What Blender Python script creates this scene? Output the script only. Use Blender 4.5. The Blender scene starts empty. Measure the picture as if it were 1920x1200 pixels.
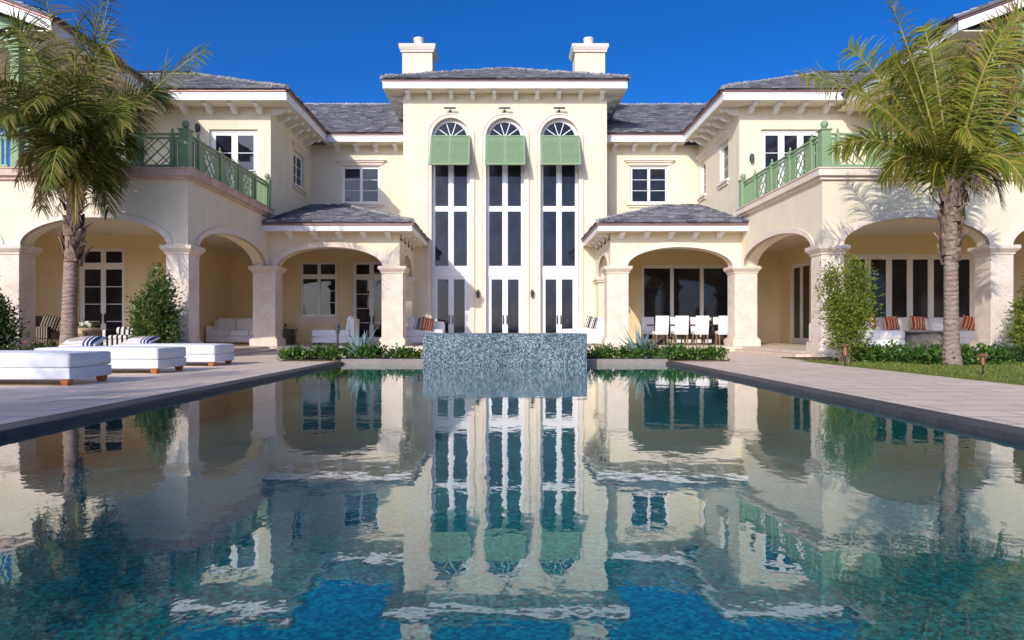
import bpy, bmesh, math, random
from mathutils import Vector
R = math.radians
random.seed(7)
S = bpy.context.scene
COL = S.collection

# ------------------------------------------------------------------ camera, sky, sun, exposure
CAM_Z = 0.80
cam = bpy.data.objects.new('camera', bpy.data.cameras.new('camera'))
COL.objects.link(cam)
cam.location = (0, 0, CAM_Z)
cam.rotation_euler = (R(90), 0, 0)
cam.data.sensor_width = 36
cam.data.lens = 24
cam.data.shift_x = 13 / 1920
cam.data.shift_y = 17 / 1920
cam.data.clip_start = 0.05
cam.data.clip_end = 4000
S.camera = cam

SUN = Vector((1.0, 2.06, -1.11)).normalized()          # direction the light travels
EL = math.asin(-SUN.z)
AZ = math.atan2(-SUN.x, -SUN.y)
w = bpy.data.worlds.new('World'); S.world = w; w.use_nodes = True
nt = w.node_tree; nt.nodes.clear()
sky = nt.nodes.new('ShaderNodeTexSky'); sky.sky_type = 'NISHITA'; sky.sun_disc = False
sky.sun_elevation = EL; sky.sun_rotation = AZ
sky.air_density = 0.50; sky.dust_density = 2.0; sky.ozone_density = 6.0; sky.altitude = 0
hsv = nt.nodes.new('ShaderNodeHueSaturation'); hsv.inputs['Saturation'].default_value = 1.22; hsv.inputs['Hue'].default_value = 0.506
hsv.inputs['Value'].default_value = 1.0
bg = nt.nodes.new('ShaderNodeBackground'); bg.inputs['Strength'].default_value = 0.15
wo = nt.nodes.new('ShaderNodeOutputWorld')
nt.links.new(sky.outputs[0], hsv.inputs['Color']); nt.links.new(hsv.outputs[0], bg.inputs['Color'])
nt.links.new(bg.outputs[0], wo.inputs['Surface'])

sl = bpy.data.lights.new('sun', 'SUN'); sl.energy = 2.35; sl.angle = R(0.5); sl.color = (1.0, 0.93, 0.83)
so = bpy.data.objects.new('sun', sl); COL.objects.link(so)
so.rotation_euler = SUN.to_track_quat('-Z', 'Y').to_euler(); so.location = (-20, -40, 30)

S.view_settings.view_transform = 'Standard'; S.view_settings.look = 'None'
S.view_settings.exposure = 0.53; S.view_settings.gamma = 1.0
S.view_settings.use_curve_mapping = False
S.render.engine = 'CYCLES'
S.cycles.max_bounces = 10; S.cycles.diffuse_bounces = 8; S.cycles.glossy_bounces = 4
S.cycles.transparent_max_bounces = 12
S.cycles.caustics_reflective = False; S.cycles.caustics_refractive = False

# ------------------------------------------------------------------ materials
MATS = {}
class N:
    """small node-tree helper"""
    def __init__(s, name):
        s.m = bpy.data.materials.new(name); s.m.use_nodes = True
        s.t = s.m.node_tree; s.b = s.t.nodes['Principled BSDF']; s.out = s.t.nodes['Material Output']
        MATS[name] = s.m
    def n(s, typ, **kw):
        x = s.t.nodes.new('ShaderNode' + typ)
        for k, v in kw.items():
            if k in x.inputs.keys() if isinstance(k, str) else False: x.inputs[k].default_value = v
            else: setattr(x, k, v)
        return x
    def l(s, a, b): s.t.links.new(a, b)
    def coords(s, scale=(1, 1, 1), rot=(0, 0, 0), kind='Object'):
        c = s.n('TexCoord'); mp = s.n('Mapping'); mp.inputs['Scale'].default_value = scale
        mp.inputs['Rotation'].default_value = rot
        s.l(c.outputs[kind], mp.inputs['Vector']); return mp.outputs[0]
    def noise(s, scale, detail=4, vec=None, rough=0.6, dist=0):
        x = s.n('TexNoise'); x.inputs['Scale'].default_value = scale; x.inputs['Detail'].default_value = detail
        x.inputs['Roughness'].default_value = rough; x.inputs['Distortion'].default_value = dist
        s.l(vec if vec else s.coords(), x.inputs['Vector']); return x.outputs['Fac']
    def ramp(s, fac, stops, interp='LINEAR'):
        r = s.n('ValToRGB'); r.color_ramp.interpolation = interp
        e = r.color_ramp.elements
        while len(e) < len(stops): e.new(0.5)
        for el, (p, c) in zip(e, stops):
            el.position = p; el.color = (*c, 1)
        s.l(fac, r.inputs[0]); return r.outputs[0]
    def mix(s, fac, a, b, mode='MIX'):
        x = s.n('Mix'); x.data_type = 'RGBA'; x.blend_type = mode
        for sock, v in ((x.inputs[0], fac), (x.inputs[6], a), (x.inputs[7], b)):
            if isinstance(v, (int, float)): sock.default_value = v
            elif isinstance(v, tuple): sock.default_value = (*v, 1)
            else: s.l(v, sock)
        return x.outputs[2]
    def bump(s, h, strength, dist, prev=None):
        x = s.n('Bump'); x.inputs['Strength'].default_value = strength; x.inputs['Distance'].default_value = dist
        s.l(h, x.inputs['Height'])
        if prev: s.l(prev, x.inputs['Normal'])
        return x.outputs[0]
    def base(s, v):
        if isinstance(v, tuple): s.b.inputs['Base Color'].default_value = (*v, 1)
        else: s.l(v, s.b.inputs['Base Color'])
    def set(s, rough=0.6, spec=0.3, metal=0.0, normal=None):
        s.b.inputs['Roughness'].default_value = rough; s.b.inputs['Specular IOR Level'].default_value = spec
        s.b.inputs['Metallic'].default_value = metal
        if normal: s.l(normal, s.b.inputs['Normal'])
        return s.m
    def attr(s, name='tint'):
        a = s.n('Attribute'); a.attribute_name = name; return a.outputs['Fac']

def simple(name, c, c2=None, scale=6, rough=0.6, spec=0.3, metal=0, bscale=0, bdist=0.002):
    k = N(name)
    k.base(k.ramp(k.noise(scale), [(0.3, c), (0.7, c2 or c)]))
    return k.set(rough, spec, metal, k.bump(k.noise(bscale, 3), 0.6, bdist) if bscale else None)

# stucco: cream, hand-floated, faint mottling
def stucco(name, c1, c2, c3, c4):
    k = N(name)
    big = k.ramp(k.noise(0.35, 5), [(0.3, c1), (0.7, c2)])
    streak = k.noise(1.0, 5, k.coords((3.0, 3.0, 0.22)))
    c = k.mix(0.4, big, k.ramp(streak, [(0.35, c3), (0.65, c4)]))
    patch = k.ramp(k.noise(1.3, 6, rough=0.7), [(0.34, (0.92, 0.91, 0.885)), (0.54, (1, 1, 1))])
    k.base(k.mix(0.7, c, patch, 'MULTIPLY'))
    k.set(0.88, 0.15, 0, k.bump(k.noise(45, 4), 0.6, 0.005, k.bump(k.noise(3.5, 3), 0.5, 0.010)))
stucco('stucco', (0.765, 0.675, 0.495), (0.81, 0.725, 0.545), (0.735, 0.65, 0.48), (0.825, 0.74, 0.565))
stucco('shade_buff_stucco', (0.80, 0.65, 0.375), (0.85, 0.70, 0.42), (0.78, 0.63, 0.37), (0.86, 0.71, 0.43))  # porch and loggia walls: yellower paint, saturated further to carry their shaded tone
# pale keystone (coquina) for piers, trims and sills
k = N('keystone')
a = k.ramp(k.noise(2.2, 6), [(0.3, (0.66, 0.53, 0.42)), (0.55, (0.76, 0.66, 0.55)), (0.75, (0.80, 0.70, 0.58))])
b = k.ramp(k.noise(26, 4, rough=0.7), [(0.36, (0.50, 0.38, 0.30)), (0.5, (1, 1, 1))])
k.base(k.mix(0.35, a, b, 'MULTIPLY'))
k.set(0.85, 0.15, 0, k.bump(k.noise(30, 5), 0.7, 0.006))
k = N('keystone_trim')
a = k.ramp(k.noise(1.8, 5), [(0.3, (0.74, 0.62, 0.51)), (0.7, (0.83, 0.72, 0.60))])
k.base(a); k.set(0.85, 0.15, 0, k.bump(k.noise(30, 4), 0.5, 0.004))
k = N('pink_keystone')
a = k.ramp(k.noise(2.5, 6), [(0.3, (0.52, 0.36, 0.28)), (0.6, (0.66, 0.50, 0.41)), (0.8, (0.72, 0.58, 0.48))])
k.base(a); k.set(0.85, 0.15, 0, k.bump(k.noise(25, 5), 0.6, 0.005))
simple('white_paint', (0.80, 0.79, 0.77), (0.84, 0.83, 0.81), 3, 0.45, 0.4, bscale=20, bdist=0.0008)
simple('cream_paint', (0.78, 0.72, 0.60), (0.82, 0.76, 0.64), 3, 0.6, 0.3)
simple('soffit', (0.76, 0.69, 0.55), (0.80, 0.73, 0.59), 2, 0.8, 0.2)
simple('copper_gutter', (0.26, 0.12, 0.095), (0.33, 0.17, 0.14), 3, 0.45, 0.4, 0.3)
k = N('green_paint')
k.base(k.ramp(k.noise(5, 4), [(0.3, (0.225, 0.335, 0.170)), (0.7, (0.265, 0.385, 0.200))]))
k.set(0.5, 0.35, 0, k.bump(k.noise(60, 2), 0.3, 0.001))
k = N('pale_green_paint')
k.base(k.ramp(k.noise(4, 4), [(0.3, (0.220, 0.325, 0.180)), (0.7, (0.255, 0.360, 0.205))])); k.set(0.55, 0.3)
# roof shingles
k = N('shingle')
t = k.attr()
c = k.ramp(t, [(0.0, (0.10, 0.10, 0.115)), (0.35, (0.21, 0.21, 0.235)), (0.7, (0.36, 0.355, 0.375)), (1.0, (0.66, 0.63, 0.60))])
k.base(k.mix(0.45, c, k.ramp(k.noise(9, 5), [(0.3, (0.45, 0.44, 0.45)), (0.7, (1, 1, 1))]), 'MULTIPLY'))
k.set(0.8, 0.25, 0, k.bump(k.noise(40, 4), 0.6, 0.006))
simple('ridge_tile', (0.26, 0.25, 0.25), (0.42, 0.40, 0.39), 5, 0.85, 0.2, bscale=20, bdist=0.006)
# window glass over dark rooms
k = N('window_glass')
k.base(k.ramp(k.noise(0.9, 3), [(0.35, (0.005, 0.006, 0.010)), (0.55, (0.016, 0.018, 0.027)), (0.75, (0.030, 0.035, 0.055))]))
k.b.inputs['IOR'].default_value = 1.5
k.set(0.03, 0.40, 0, k.bump(k.noise(0.8, 1), 0.35, 0.02))
# paving
def paving(name, c1, c2, c3, bw, bh, mortar, rot=0):
    k = N(name)
    v = k.coords((1, 1, 1), (0, 0, rot))
    br = k.n('TexBrick'); br.offset = 0.5
    br.inputs['Scale'].default_value = 1.0; br.inputs['Brick Width'].default_value = bw
    br.inputs['Row Height'].default_value = bh; br.inputs['Mortar Size'].default_value = 0.011
    br.inputs['Mortar Smooth'].default_value = 0.2; br.inputs['Bias'].default_value = 0.0
    br.inputs['Color1'].default_value = (*c1, 1); br.inputs['Color2'].default_value = (*c2, 1)
    br.inputs['Mortar'].default_value = (*mortar, 1)
    k.l(v, br.inputs['Vector'])
    vein = k.ramp(k.noise(2.2, 6, k.coords((0.5, 4.5, 1))), [(0.35, c3), (0.6, (1, 1, 1))])
    blot = k.ramp(k.noise(0.7, 4), [(0.3, (0.90, 0.875, 0.86)), (0.7, (1, 1, 1))])
    c = k.mix(0.6, br.outputs['Color'], vein, 'MULTIPLY')
    k.base(k.mix(0.7, c, blot, 'MULTIPLY'))
    k.set(0.6, 0.3, 0, k.bump(k.noise(25, 4), 0.3, 0.003, k.bump(br.outputs['Fac'], -0.4, 0.004)))
paving('travertine', (0.92, 0.755, 0.585), (0.82, 0.665, 0.515), (0.80, 0.72, 0.655), 0.92, 0.46, (0.34, 0.27, 0.21))
paving('terrace_stone', (0.74, 0.62, 0.48), (0.70, 0.58, 0.45), (0.80, 0.76, 0.72), 0.8, 0.6, (0.42, 0.34, 0.27))
k = N('dark_coping')
k.base(k.ramp(k.noise(14, 5), [(0.3, (0.042, 0.042, 0.048)), (0.7, (0.09, 0.083, 0.084))]))
k.set(0.5, 0.4, 0, k.bump(k.noise(40, 4), 0.5, 0.004))
simple('curb_stone', (0.24, 0.20, 0.175), (0.34, 0.285, 0.25), 6, 0.7, 0.3, bscale=30, bdist=0.004)
# pool tile & spa mosaic: small glass tiles, each cell its own colour
def mosaic(name, cell, stops, rough, jitter):
    k = N(name)
    v = k.coords((1 / cell, 1 / cell, 1 / cell))
    wn = k.n('TexWhiteNoise'); wn.noise_dimensions = '3D'
    fl = k.n('VectorMath'); fl.operation = 'FLOOR'; k.l(v, fl.inputs[0])
    ad = k.n('VectorMath'); ad.operation = 'ADD'; ad.inputs[1].default_value = (0.5, 0.5, 0.5)
    k.l(fl.outputs[0], ad.inputs[0]); k.l(ad.outputs[0], wn.inputs['Vector'])
    big = k.noise(jitter, 3)
    s = k.n('Math'); s.operation = 'MULTIPLY_ADD'; s.inputs[1].default_value = 0.45; k.l(big, s.inputs[0])
    q = k.n('Math'); q.operation = 'MULTIPLY_ADD'; q.inputs[1].default_value = 0.78
    k.l(wn.outputs['Value'], q.inputs[0]); s.inputs[2].default_value = -0.12; k.l(s.outputs[0], q.inputs[2])
    k.base(k.ramp(q.outputs[0], stops)); k.set(rough, 0.5)
    return k
mosaic('spa_mosaic', 0.023, [(0.10, (0.015, 0.03, 0.045)), (0.38, (0.05, 0.085, 0.105)), (0.6, (0.12, 0.165, 0.185)), (0.84, (0.26, 0.31, 0.325)), (1.0, (0.55, 0.59, 0.60))], 0.3, 1.1)
mosaic('pool_tile', 0.018, [(0.1, (0.001, 0.060, 0.062)), (0.5, (0.003, 0.160, 0.148)), (0.85, (0.010, 0.29, 0.245)), (1.0, (0.03, 0.44, 0.36))], 0.35, 0.8)
# water: fresnel mirror over tinted clear water
k = N('pool_water')
k.t.nodes.remove(k.b)
v = k.coords((1, 1, 1))
big = k.noise(0.9, 2, v); mid = k.noise(4.0, 2, k.coords((1.0, 0.8, 1))); fine = k.noise(15, 2, k.coords((1.0, 0.8, 1)))
n1 = k.bump(big, 1.0, 0.0030); n2 = k.bump(mid, 1.0, 0.0014, n1); n3 = k.bump(fine, 1.0, 0.00028, n2)
ge = k.n('NewGeometry'); dt = k.n('VectorMath'); dt.operation = 'DOT_PRODUCT'; k.l(ge.outputs['Incoming'], dt.inputs[0]); k.l(n3, dt.inputs[1])
def mth(op, *ins):
    x = k.n('Math'); x.operation = op
    for i, v_ in enumerate(ins):
        if isinstance(v_, (int, float)): x.inputs[i].default_value = v_
        else: k.l(v_, x.inputs[i])
    return x.outputs[0]
schlick = mth('MULTIPLY_ADD', mth('POWER', mth('SUBTRACT', 1.0, mth('ABSOLUTE', dt.outputs['Value'])), 4.2), 0.955, 0.045)
gl = k.n('BsdfGlossy'); gl.inputs['Roughness'].default_value = 0.0; gl.inputs['Color'].default_value = (1, 1, 1, 1); k.l(n3, gl.inputs['Normal'])
tr = k.n('BsdfTransparent'); tr.inputs['Color'].default_value = (0.45, 0.88, 0.92, 1)
mx = k.n('MixShader'); k.l(schlick, mx.inputs[0]); k.l(tr.outputs[0], mx.inputs[1]); k.l(gl.outputs[0], mx.inputs[2])
k.l(mx.outputs[0], k.out.inputs['Surface'])
# fabrics
def fabric(name, c, c2):
    k = N(name); k.base(k.ramp(k.noise(5, 3), [(0.3, c), (0.7, c2)]))
    k.set(0.95, 0.1, 0, k.bump(k.noise(220, 2), 0.35, 0.002, k.bump(k.noise(6, 4, k.coords((1.0, 1.0, 0.5))), 0.6, 0.03)))
    k.b.inputs['Sheen Weight'].default_value = 0.15
fabric('white_canvas', (0.74, 0.73, 0.73), (0.81, 0.80, 0.79))
fabric('navy_piping', (0.05, 0.06, 0.16), (0.06, 0.07, 0.18))
def stripes(name, axis, period, stops):
    k = N(name)
    c = k.n('TexCoord'); sp = k.n('SeparateXYZ'); k.l(c.outputs['Object'], sp.inputs[0])
    m = k.n('Math'); m.operation = 'MULTIPLY_ADD'; m.inputs[1].default_value = 1 / period; m.inputs[2].default_value = 100.13
    k.l(sp.outputs[axis], m.inputs[0])
    f = k.n('Math'); f.operation = 'FRACT'; k.l(m.outputs[0], f.inputs[0])
    k.base(k.ramp(f.outputs[0], stops, 'CONSTANT'))
    k.set(0.95, 0.1, 0, k.bump(k.noise(160, 2), 0.3, 0.002, k.bump(k.noise(6, 3), 0.4, 0.015)))
BK = (0.02, 0.018, 0.02); WH = (0.72, 0.68, 0.64); TAN = (0.34, 0.27, 0.20)
stripes('dark_stripe', 0, 0.075, [(0, BK), (0.5, TAN), (0.68, BK), (0.76, TAN), (0.9, BK)])
stripes('dark_stripe_side', 1, 0.075, [(0, BK), (0.5, TAN), (0.68, BK), (0.76, TAN), (0.9, BK)])
stripes('bold_stripe', 0, 0.13, [(0, WH), (0.42, BK), (0.85, WH)])
stripes('orange_stripe', 0, 0.185, [(0, (0.42, 0.06, 0.035)), (0.34, (0.75, 0.55, 0.36)), (0.46, (0.78, 0.24, 0.06)), (0.68, (0.16, 0.05, 0.04)), (0.86, (0.75, 0.55, 0.36))])
stripes('monochrome_stripe', 0, 0.20, [(0, WH), (0.25, BK), (0.40, WH), (0.5, BK), (0.8, WH), (0.88, BK)])
k = N('end_stripe')      # pale rust ticking with navy bands at one end
c = k.n('TexCoord'); sp = k.n('SeparateXYZ'); k.l(c.outputs['Object'], sp.inputs[0])
m = k.n('MapRange'); m.inputs[1].default_value = -0.36; m.inputs[2].default_value = 0.36; k.l(sp.outputs[0], m.inputs[0])
NV = (0.03, 0.045, 0.11); PW = (0.74, 0.70, 0.68); PK = (0.50, 0.36, 0.31)
m2 = k.n('Math'); m2.operation = 'MULTIPLY'; m2.inputs[1].default_value = 26; k.l(sp.outputs[1], m2.inputs[0])
fr2 = k.n('Math'); fr2.operation = 'FRACT'; k.l(m2.outputs[0], fr2.inputs[0])
tick = k.ramp(fr2.outputs[0], [(0, PW), (0.55, PK)], 'CONSTANT')
band = k.ramp(m.outputs[0], [(0, PW), (0.64, NV), (0.69, PW), (0.73, NV), (0.79, PW), (0.82, NV), (0.90, PW)], 'CONSTANT')
sel = k.ramp(m.outputs[0], [(0, (0, 0, 0)), (0.62, (1, 1, 1))], 'CONSTANT')
k.base(k.mix(sel, tick, band)); k.set(0.95, 0.1)
# timber, metal, stone
def wood(name, c, c2, rough=0.45):
    k = N(name); k.base(k.ramp(k.noise(3, 5, k.coords((1.5, 1.5, 18))), [(0.3, c), (0.7, c2)])); k.set(rough, 0.4)
wood('foot_wood', (0.38, 0.12, 0.03), (0.50, 0.18, 0.05))
wood('dark_wood', (0.045, 0.028, 0.018), (0.09, 0.055, 0.035))
wood('brown_wood', (0.16, 0.10, 0.06), (0.24, 0.16, 0.09))
simple('dark_metal', (0.018, 0.017, 0.016), (0.03, 0.028, 0.025), 8, 0.45, 0.5, 0.6)
simple('bronze_metal', (0.035, 0.05, 0.05), (0.06, 0.07, 0.065), 8, 0.5, 0.5, 0.3)
simple('copper_metal', (0.40, 0.16, 0.08), (0.52, 0.24, 0.13), 9, 0.45, 0.5, 0.6)
simple('grey_boulder', (0.20, 0.18, 0.15), (0.36, 0.32, 0.26), 5, 0.8, 0.3, bscale=12, bdist=0.02)
simple('planter_stone', (0.45, 0.36, 0.23), (0.55, 0.45, 0.30), 6, 0.8, 0.2)
simple('candle_wax', (0.80, 0.74, 0.62), None, 4, 0.5, 0.3)
simple('flower_white', (0.80, 0.80, 0.74), None, 4, 0.6, 0.3)
simple('flower_pink', (0.62, 0.25, 0.22), (0.72, 0.36, 0.30), 8, 0.6, 0.3)
simple('soil', (0.07, 0.045, 0.028), (0.15, 0.10, 0.065), 14, 0.95, 0.1, bscale=30, bdist=0.03)
k = N('sea_water'); k.base(k.ramp(k.noise(0.02, 4), [(0.3, (0.006, 0.028, 0.05)), (0.7, (0.012, 0.055, 0.08))])); k.set(0.25, 0.5, 0, k.bump(k.noise(0.6, 5), 0.8, 0.3))
k = N('lawn_ground')
k.base(k.ramp(k.noise(5, 5), [(0.3, (0.10, 0.14, 0.022)), (0.6, (0.18, 0.205, 0.04)), (0.8, (0.27, 0.24, 0.08))])); k.set(0.95, 0.1, 0, k.bump(k.noise(60, 3), 0.6, 0.02))
simple('sand_ground', (0.30, 0.26, 0.18), (0.16, 0.20, 0.08), 0.15, 0.95, 0.1)
# leaves: tint attribute picks the leaf colour
def leaf(name, stops, rough=0.5, trans=0.25, spec=0.35):
    k = N(name); c = k.ramp(k.attr(), stops)
    k.base(c); k.set(rough, spec)
    tl = k.n('BsdfTranslucent'); k.l(c, tl.inputs['Color'])
    mx = k.n('MixShader'); mx.inputs[0].default_value = trans
    k.l(k.b.outputs[0], mx.inputs[1]); k.l(tl.outputs[0], mx.inputs[2]); k.l(mx.outputs[0], k.out.inputs['Surface'])
leaf('palm_leaf', [(0, (0.030, 0.055, 0.009)), (0.5, (0.095, 0.122, 0.018)), (0.78, (0.20, 0.20, 0.033)), (0.88, (0.24, 0.17, 0.06)), (1, (0.30, 0.21, 0.11))], 0.6, 0.28, 0.15)
leaf('palm_leaf_gold', [(0, (0.065, 0.105, 0.012)), (0.5, (0.155, 0.185, 0.020)), (0.82, (0.33, 0.30, 0.035)), (0.88, (0.25, 0.16, 0.05)), (1, (0.27, 0.17, 0.08))], 0.6, 0.30, 0.15)
leaf('shrub_leaf', [(0, (0.035, 0.07, 0.012)), (0.6, (0.085, 0.14, 0.024)), (1, (0.20, 0.25, 0.05))], 0.4, 0.25)
leaf('light_shrub_leaf', [(0, (0.08, 0.13, 0.014)), (0.6, (0.20, 0.25, 0.026)), (1, (0.36, 0.35, 0.06))], 0.45, 0.3)
leaf('dark_shrub_leaf', [(0, (0.02, 0.045, 0.012)), (0.6, (0.05, 0.09, 0.022)), (1, (0.15, 0.18, 0.06))], 0.35, 0.2)
leaf('cover_leaf', [(0, (0.03, 0.075, 0.012)), (0.6, (0.075, 0.15, 0.02)), (1, (0.19, 0.29, 0.05))], 0.35, 0.22)
leaf('agave_leaf', [(0, (0.12, 0.20, 0.19)), (0.6, (0.20, 0.30, 0.29)), (1, (0.33, 0.42, 0.40))], 0.5, 0.05)
leaf('grass_blade', [(0, (0.10, 0.165, 0.026)), (0.6, (0.20, 0.25, 0.045)), (1, (0.38, 0.33, 0.11))], 0.6, 0.25)
k = N('palm_bark')
ring = k.n('TexWave'); ring.bands_direction = 'Z'; ring.inputs['Scale'].default_value = 3.1; ring.inputs['Distortion'].default_value = 7.0; ring.inputs['Detail'].default_value = 3
k.l(k.coords(), ring.inputs['Vector'])
k.base(k.mix(0.55, k.ramp(k.noise(7, 5, k.coords((1, 1, 2.5))), [(0.3, (0.20, 0.135, 0.105)), (0.7, (0.38, 0.29, 0.245))]), k.ramp(ring.outputs['Fac'], [(0.05, (0.62, 0.57, 0.55)), (0.35, (1, 1, 1))]), 'MULTIPLY'))
k.set(0.9, 0.15, 0, k.bump(ring.outputs['Fac'], 0.5, 0.02, k.bump(k.noise(20, 4), 0.6, 0.02)))
simple('palm_fibre', (0.10, 0.058, 0.04), (0.40, 0.29, 0.225), 9, 0.95, 0.1, bscale=30, bdist=0.02)
simple('palm_petiole', (0.36, 0.27, 0.04), (0.20, 0.20, 0.045), 3, 0.5, 0.35)
simple('stem_bark', (0.16, 0.11, 0.07), (0.26, 0.19, 0.13), 8, 0.9, 0.1)

# ------------------------------------------------------------------ mesh builder and tagging
WPOS = {}
ID = lambda x, y, z: (x, y, z)
class MB:
    def __init__(s, T=None):
        s.v = []; s.f = []; s.m = []; s.t = []; s.T = T or ID
    def P(s, a, b, c):
        s.v.append(Vector(s.T(a, b, c))); return len(s.v) - 1
    def F(s, idx, m=0, t=0.5):
        s.f.append(tuple(idx)); s.m.append(m); s.t.append(t)
    def hexa(s, pts, m=0, t=0.5):
        i = [s.P(*p) for p in pts]
        for q in ((0, 3, 2, 1), (4, 5, 6, 7), (0, 1, 5, 4), (1, 2, 6, 5), (2, 3, 7, 6), (3, 0, 4, 7)):
            s.F([i[j] for j in q], m, t)
    def box(s, a0, a1, b0, b1, c0, c1, m=0, t=0.5):
        s.hexa([(a0, b0, c0), (a1, b0, c0), (a1, b1, c0), (a0, b1, c0), (a0, b0, c1), (a1, b0, c1), (a1, b1, c1), (a0, b1, c1)], m, t)
    def prism(s, poly, fm, a0, a1, m=0, t=0.5):
        """poly: 2-D points; fm(p, q, a) -> builder coordinates"""
        n = len(poly)
        A = [s.P(*fm(p, q, a0)) for p, q in poly]; B = [s.P(*fm(p, q, a1)) for p, q in poly]
        s.F(A[::-1], m, t); s.F(B, m, t)
        for i in range(n): s.F((A[i], A[(i + 1) % n], B[(i + 1) % n], B[i]), m, t)
    def lathe(s, prof, c=(0, 0, 0), n=16, m=0, t=0.5, rmod=None):
        rows = []
        for r, z in prof:
            rows.append([s.P(c[0] + r * (rmod(j, z) if rmod else 1) * math.cos(2 * math.pi * j / n), c[1] + r * (rmod(j, z) if rmod else 1) * math.sin(2 * math.pi * j / n), c[2] + z) for j in range(n)])
        for a, b in zip(rows, rows[1:]):
            for j in range(n): s.F((a[j], a[(j + 1) % n], b[(j + 1) % n], b[j]), m, t)
        s.F(rows[0][::-1], m, t); s.F(rows[-1], m, t)
    def ball(s, c, r, n=12, m=0, t=0.5, sz=1.0):
        prof = [(max(1e-3, r * math.sin(math.pi * i / 8)), -r * sz * math.cos(math.pi * i / 8)) for i in range(9)]
        s.lathe(prof, c, n, m, t)
    def tube(s, pts, rad, n=6, m=0, t=0.5):
        pts = [Vector(p) for p in pts]; rows = []
        for i, p in enumerate(pts):
            d = (pts[min(i + 1, len(pts) - 1)] - pts[max(i - 1, 0)]).normalized()
            a = d.cross(Vector((0.13, 0.31, 0.94))); a = a.normalized() if a.length > 1e-4 else Vector((1, 0, 0)); b = d.cross(a)
            r = rad[i] if isinstance(rad, (list, tuple)) else rad
            rows.append([s.P(*(p + r * (math.cos(2 * math.pi * j / n) * a + math.sin(2 * math.pi * j / n) * b))) for j in range(n)])
        for a, b in zip(rows, rows[1:]):
            for j in range(n): s.F((a[j], a[(j + 1) % n], b[(j + 1) % n], b[j]), m, t)
        s.F(rows[0][::-1], m, t); s.F(rows[-1], m, t)
    def rbox(s, a0, a1, b0, b1, c0, c1, r=0.03, bulge=0.0, wr=0.0, m=0, t=0.5):
        """rounded, optionally puffed block"""
        c = Vector(((a0 + a1) / 2, (b0 + b1) / 2, (c0 + c1) / 2)); h = Vector(((a1 - a0) / 2, (b1 - b0) / 2, (c1 - c0) / 2))
        r = min(r, *(x * 0.98 for x in h)); L = []
        for ax in range(3):
            e = [-h[ax], -h[ax] + .29 * r, -h[ax] + .62 * r, -h[ax] + r]
            mid = [-(h[ax] - r) * f for f in (.66, .33, 0)]
            half = e + mid; L.append(half + [-x for x in half[-2::-1]])
        dic = {}; sd = random.random() * 50
        def pt(p):
            key = tuple(round(x, 5) for x in p)
            if key in dic: return dic[key]
            q = Vector([max(-h[i] + r, min(h[i] - r, p[i])) for i in range(3)])
            d = Vector(p) - q; o = q + (d.normalized() * r if d.length > 1e-6 else d)
            if bulge:
                u = [1 - (p[i] / h[i]) ** 2 for i in range(3)]
                o.z += bulge * math.copysign(1, p[2]) * (abs(p[2]) / h.z) * (u[0] * u[1]) ** .5
                o.x += .4 * bulge * math.copysign(1, p[0]) * (abs(p[0]) / h.x) ** 3 * u[1] * u[2]
                o.y += .4 * bulge * math.copysign(1, p[1]) * (abs(p[1]) / h.y) ** 3 * u[0] * u[2]
            if wr: o.z += wr * math.sin(o.x * 11 + sd) * math.sin(o.y * 9 + sd * 2)
            dic[key] = s.P(*(c + o)); return dic[key]
        for ax in range(3):
            u, v = [(1, 2), (2, 0), (0, 1)][ax]
            for sg in (-1, 1):
                for i in range(len(L[u]) - 1):
                    for j in range(len(L[v]) - 1):
                        q = []
                        for (x, y) in ((i, j), (i + 1, j), (i + 1, j + 1), (i, j + 1)):
                            p = [0, 0, 0]; p[ax] = sg * h[ax]; p[u] = L[u][x]; p[v] = L[v][y]; q.append(pt(p))
                        if len(set(q)) > 2: s.F(q if sg > 0 else q[::-1], m, t)
    def cushion(s, w, h, th, m=0, t=0.5, n=12):
        """soft square pillow in its own xz plane, thickness along y"""
        dic = {}
        def pt(i, j, sg):
            u = -1 + 2 * i / n; v = -1 + 2 * j / n
            edge = i in (0, n) or j in (0, n)
            k_ = (i, j, 0 if edge else sg)
            if k_ in dic: return dic[k_]
            pin = 1 - 0.07 * (1 - abs(u) ** 2) * abs(v) ** 3 - 0.0
            pin2 = 1 - 0.07 * (1 - abs(v) ** 2) * abs(u) ** 3
            y = 0 if edge else sg * th / 2 * ((1 - u ** 2) * (1 - v ** 2)) ** 0.42
            dic[k_] = s.P(u * w / 2 * pin2, y, v * h / 2 * pin); return dic[k_]
        for sg in (-1, 1):
            for i in range(n):
                for j in range(n):
                    q = [pt(i, j, sg), pt(i + 1, j, sg), pt(i + 1, j + 1, sg), pt(i, j + 1, sg)]
                    s.F(q if sg < 0 else q[::-1], m, t)
    def build(s, name, mat, parent=None, smooth=False, fix=True, bevel=0, kind=None):
        lo = Vector([min(p[i] for p in s.v) for i in range(3)]); hi = Vector([max(p[i] for p in s.v) for i in range(3)])
        org = Vector(((lo.x + hi.x) / 2, (lo.y + hi.y) / 2, lo.z))
        me = bpy.data.meshes.new(name); me.from_pydata([p - org for p in s.v], [], s.f); me.validate()
        for x in (mat if isinstance(mat, (list, tuple)) else [mat]): me.materials.append(MATS[x])
        me.polygons.foreach_set('material_index', s.m)
        at = me.attributes.new('tint', 'FLOAT', 'FACE'); at.data.foreach_set('value', s.t)
        if fix:
            b = bmesh.new(); b.from_mesh(me); bmesh.ops.recalc_face_normals(b, faces=b.faces); b.to_mesh(me); b.free()
        if smooth: me.polygons.foreach_set('use_smooth', [True] * len(me.polygons))
        o = bpy.data.objects.new(name, me); COL.objects.link(o)
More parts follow.
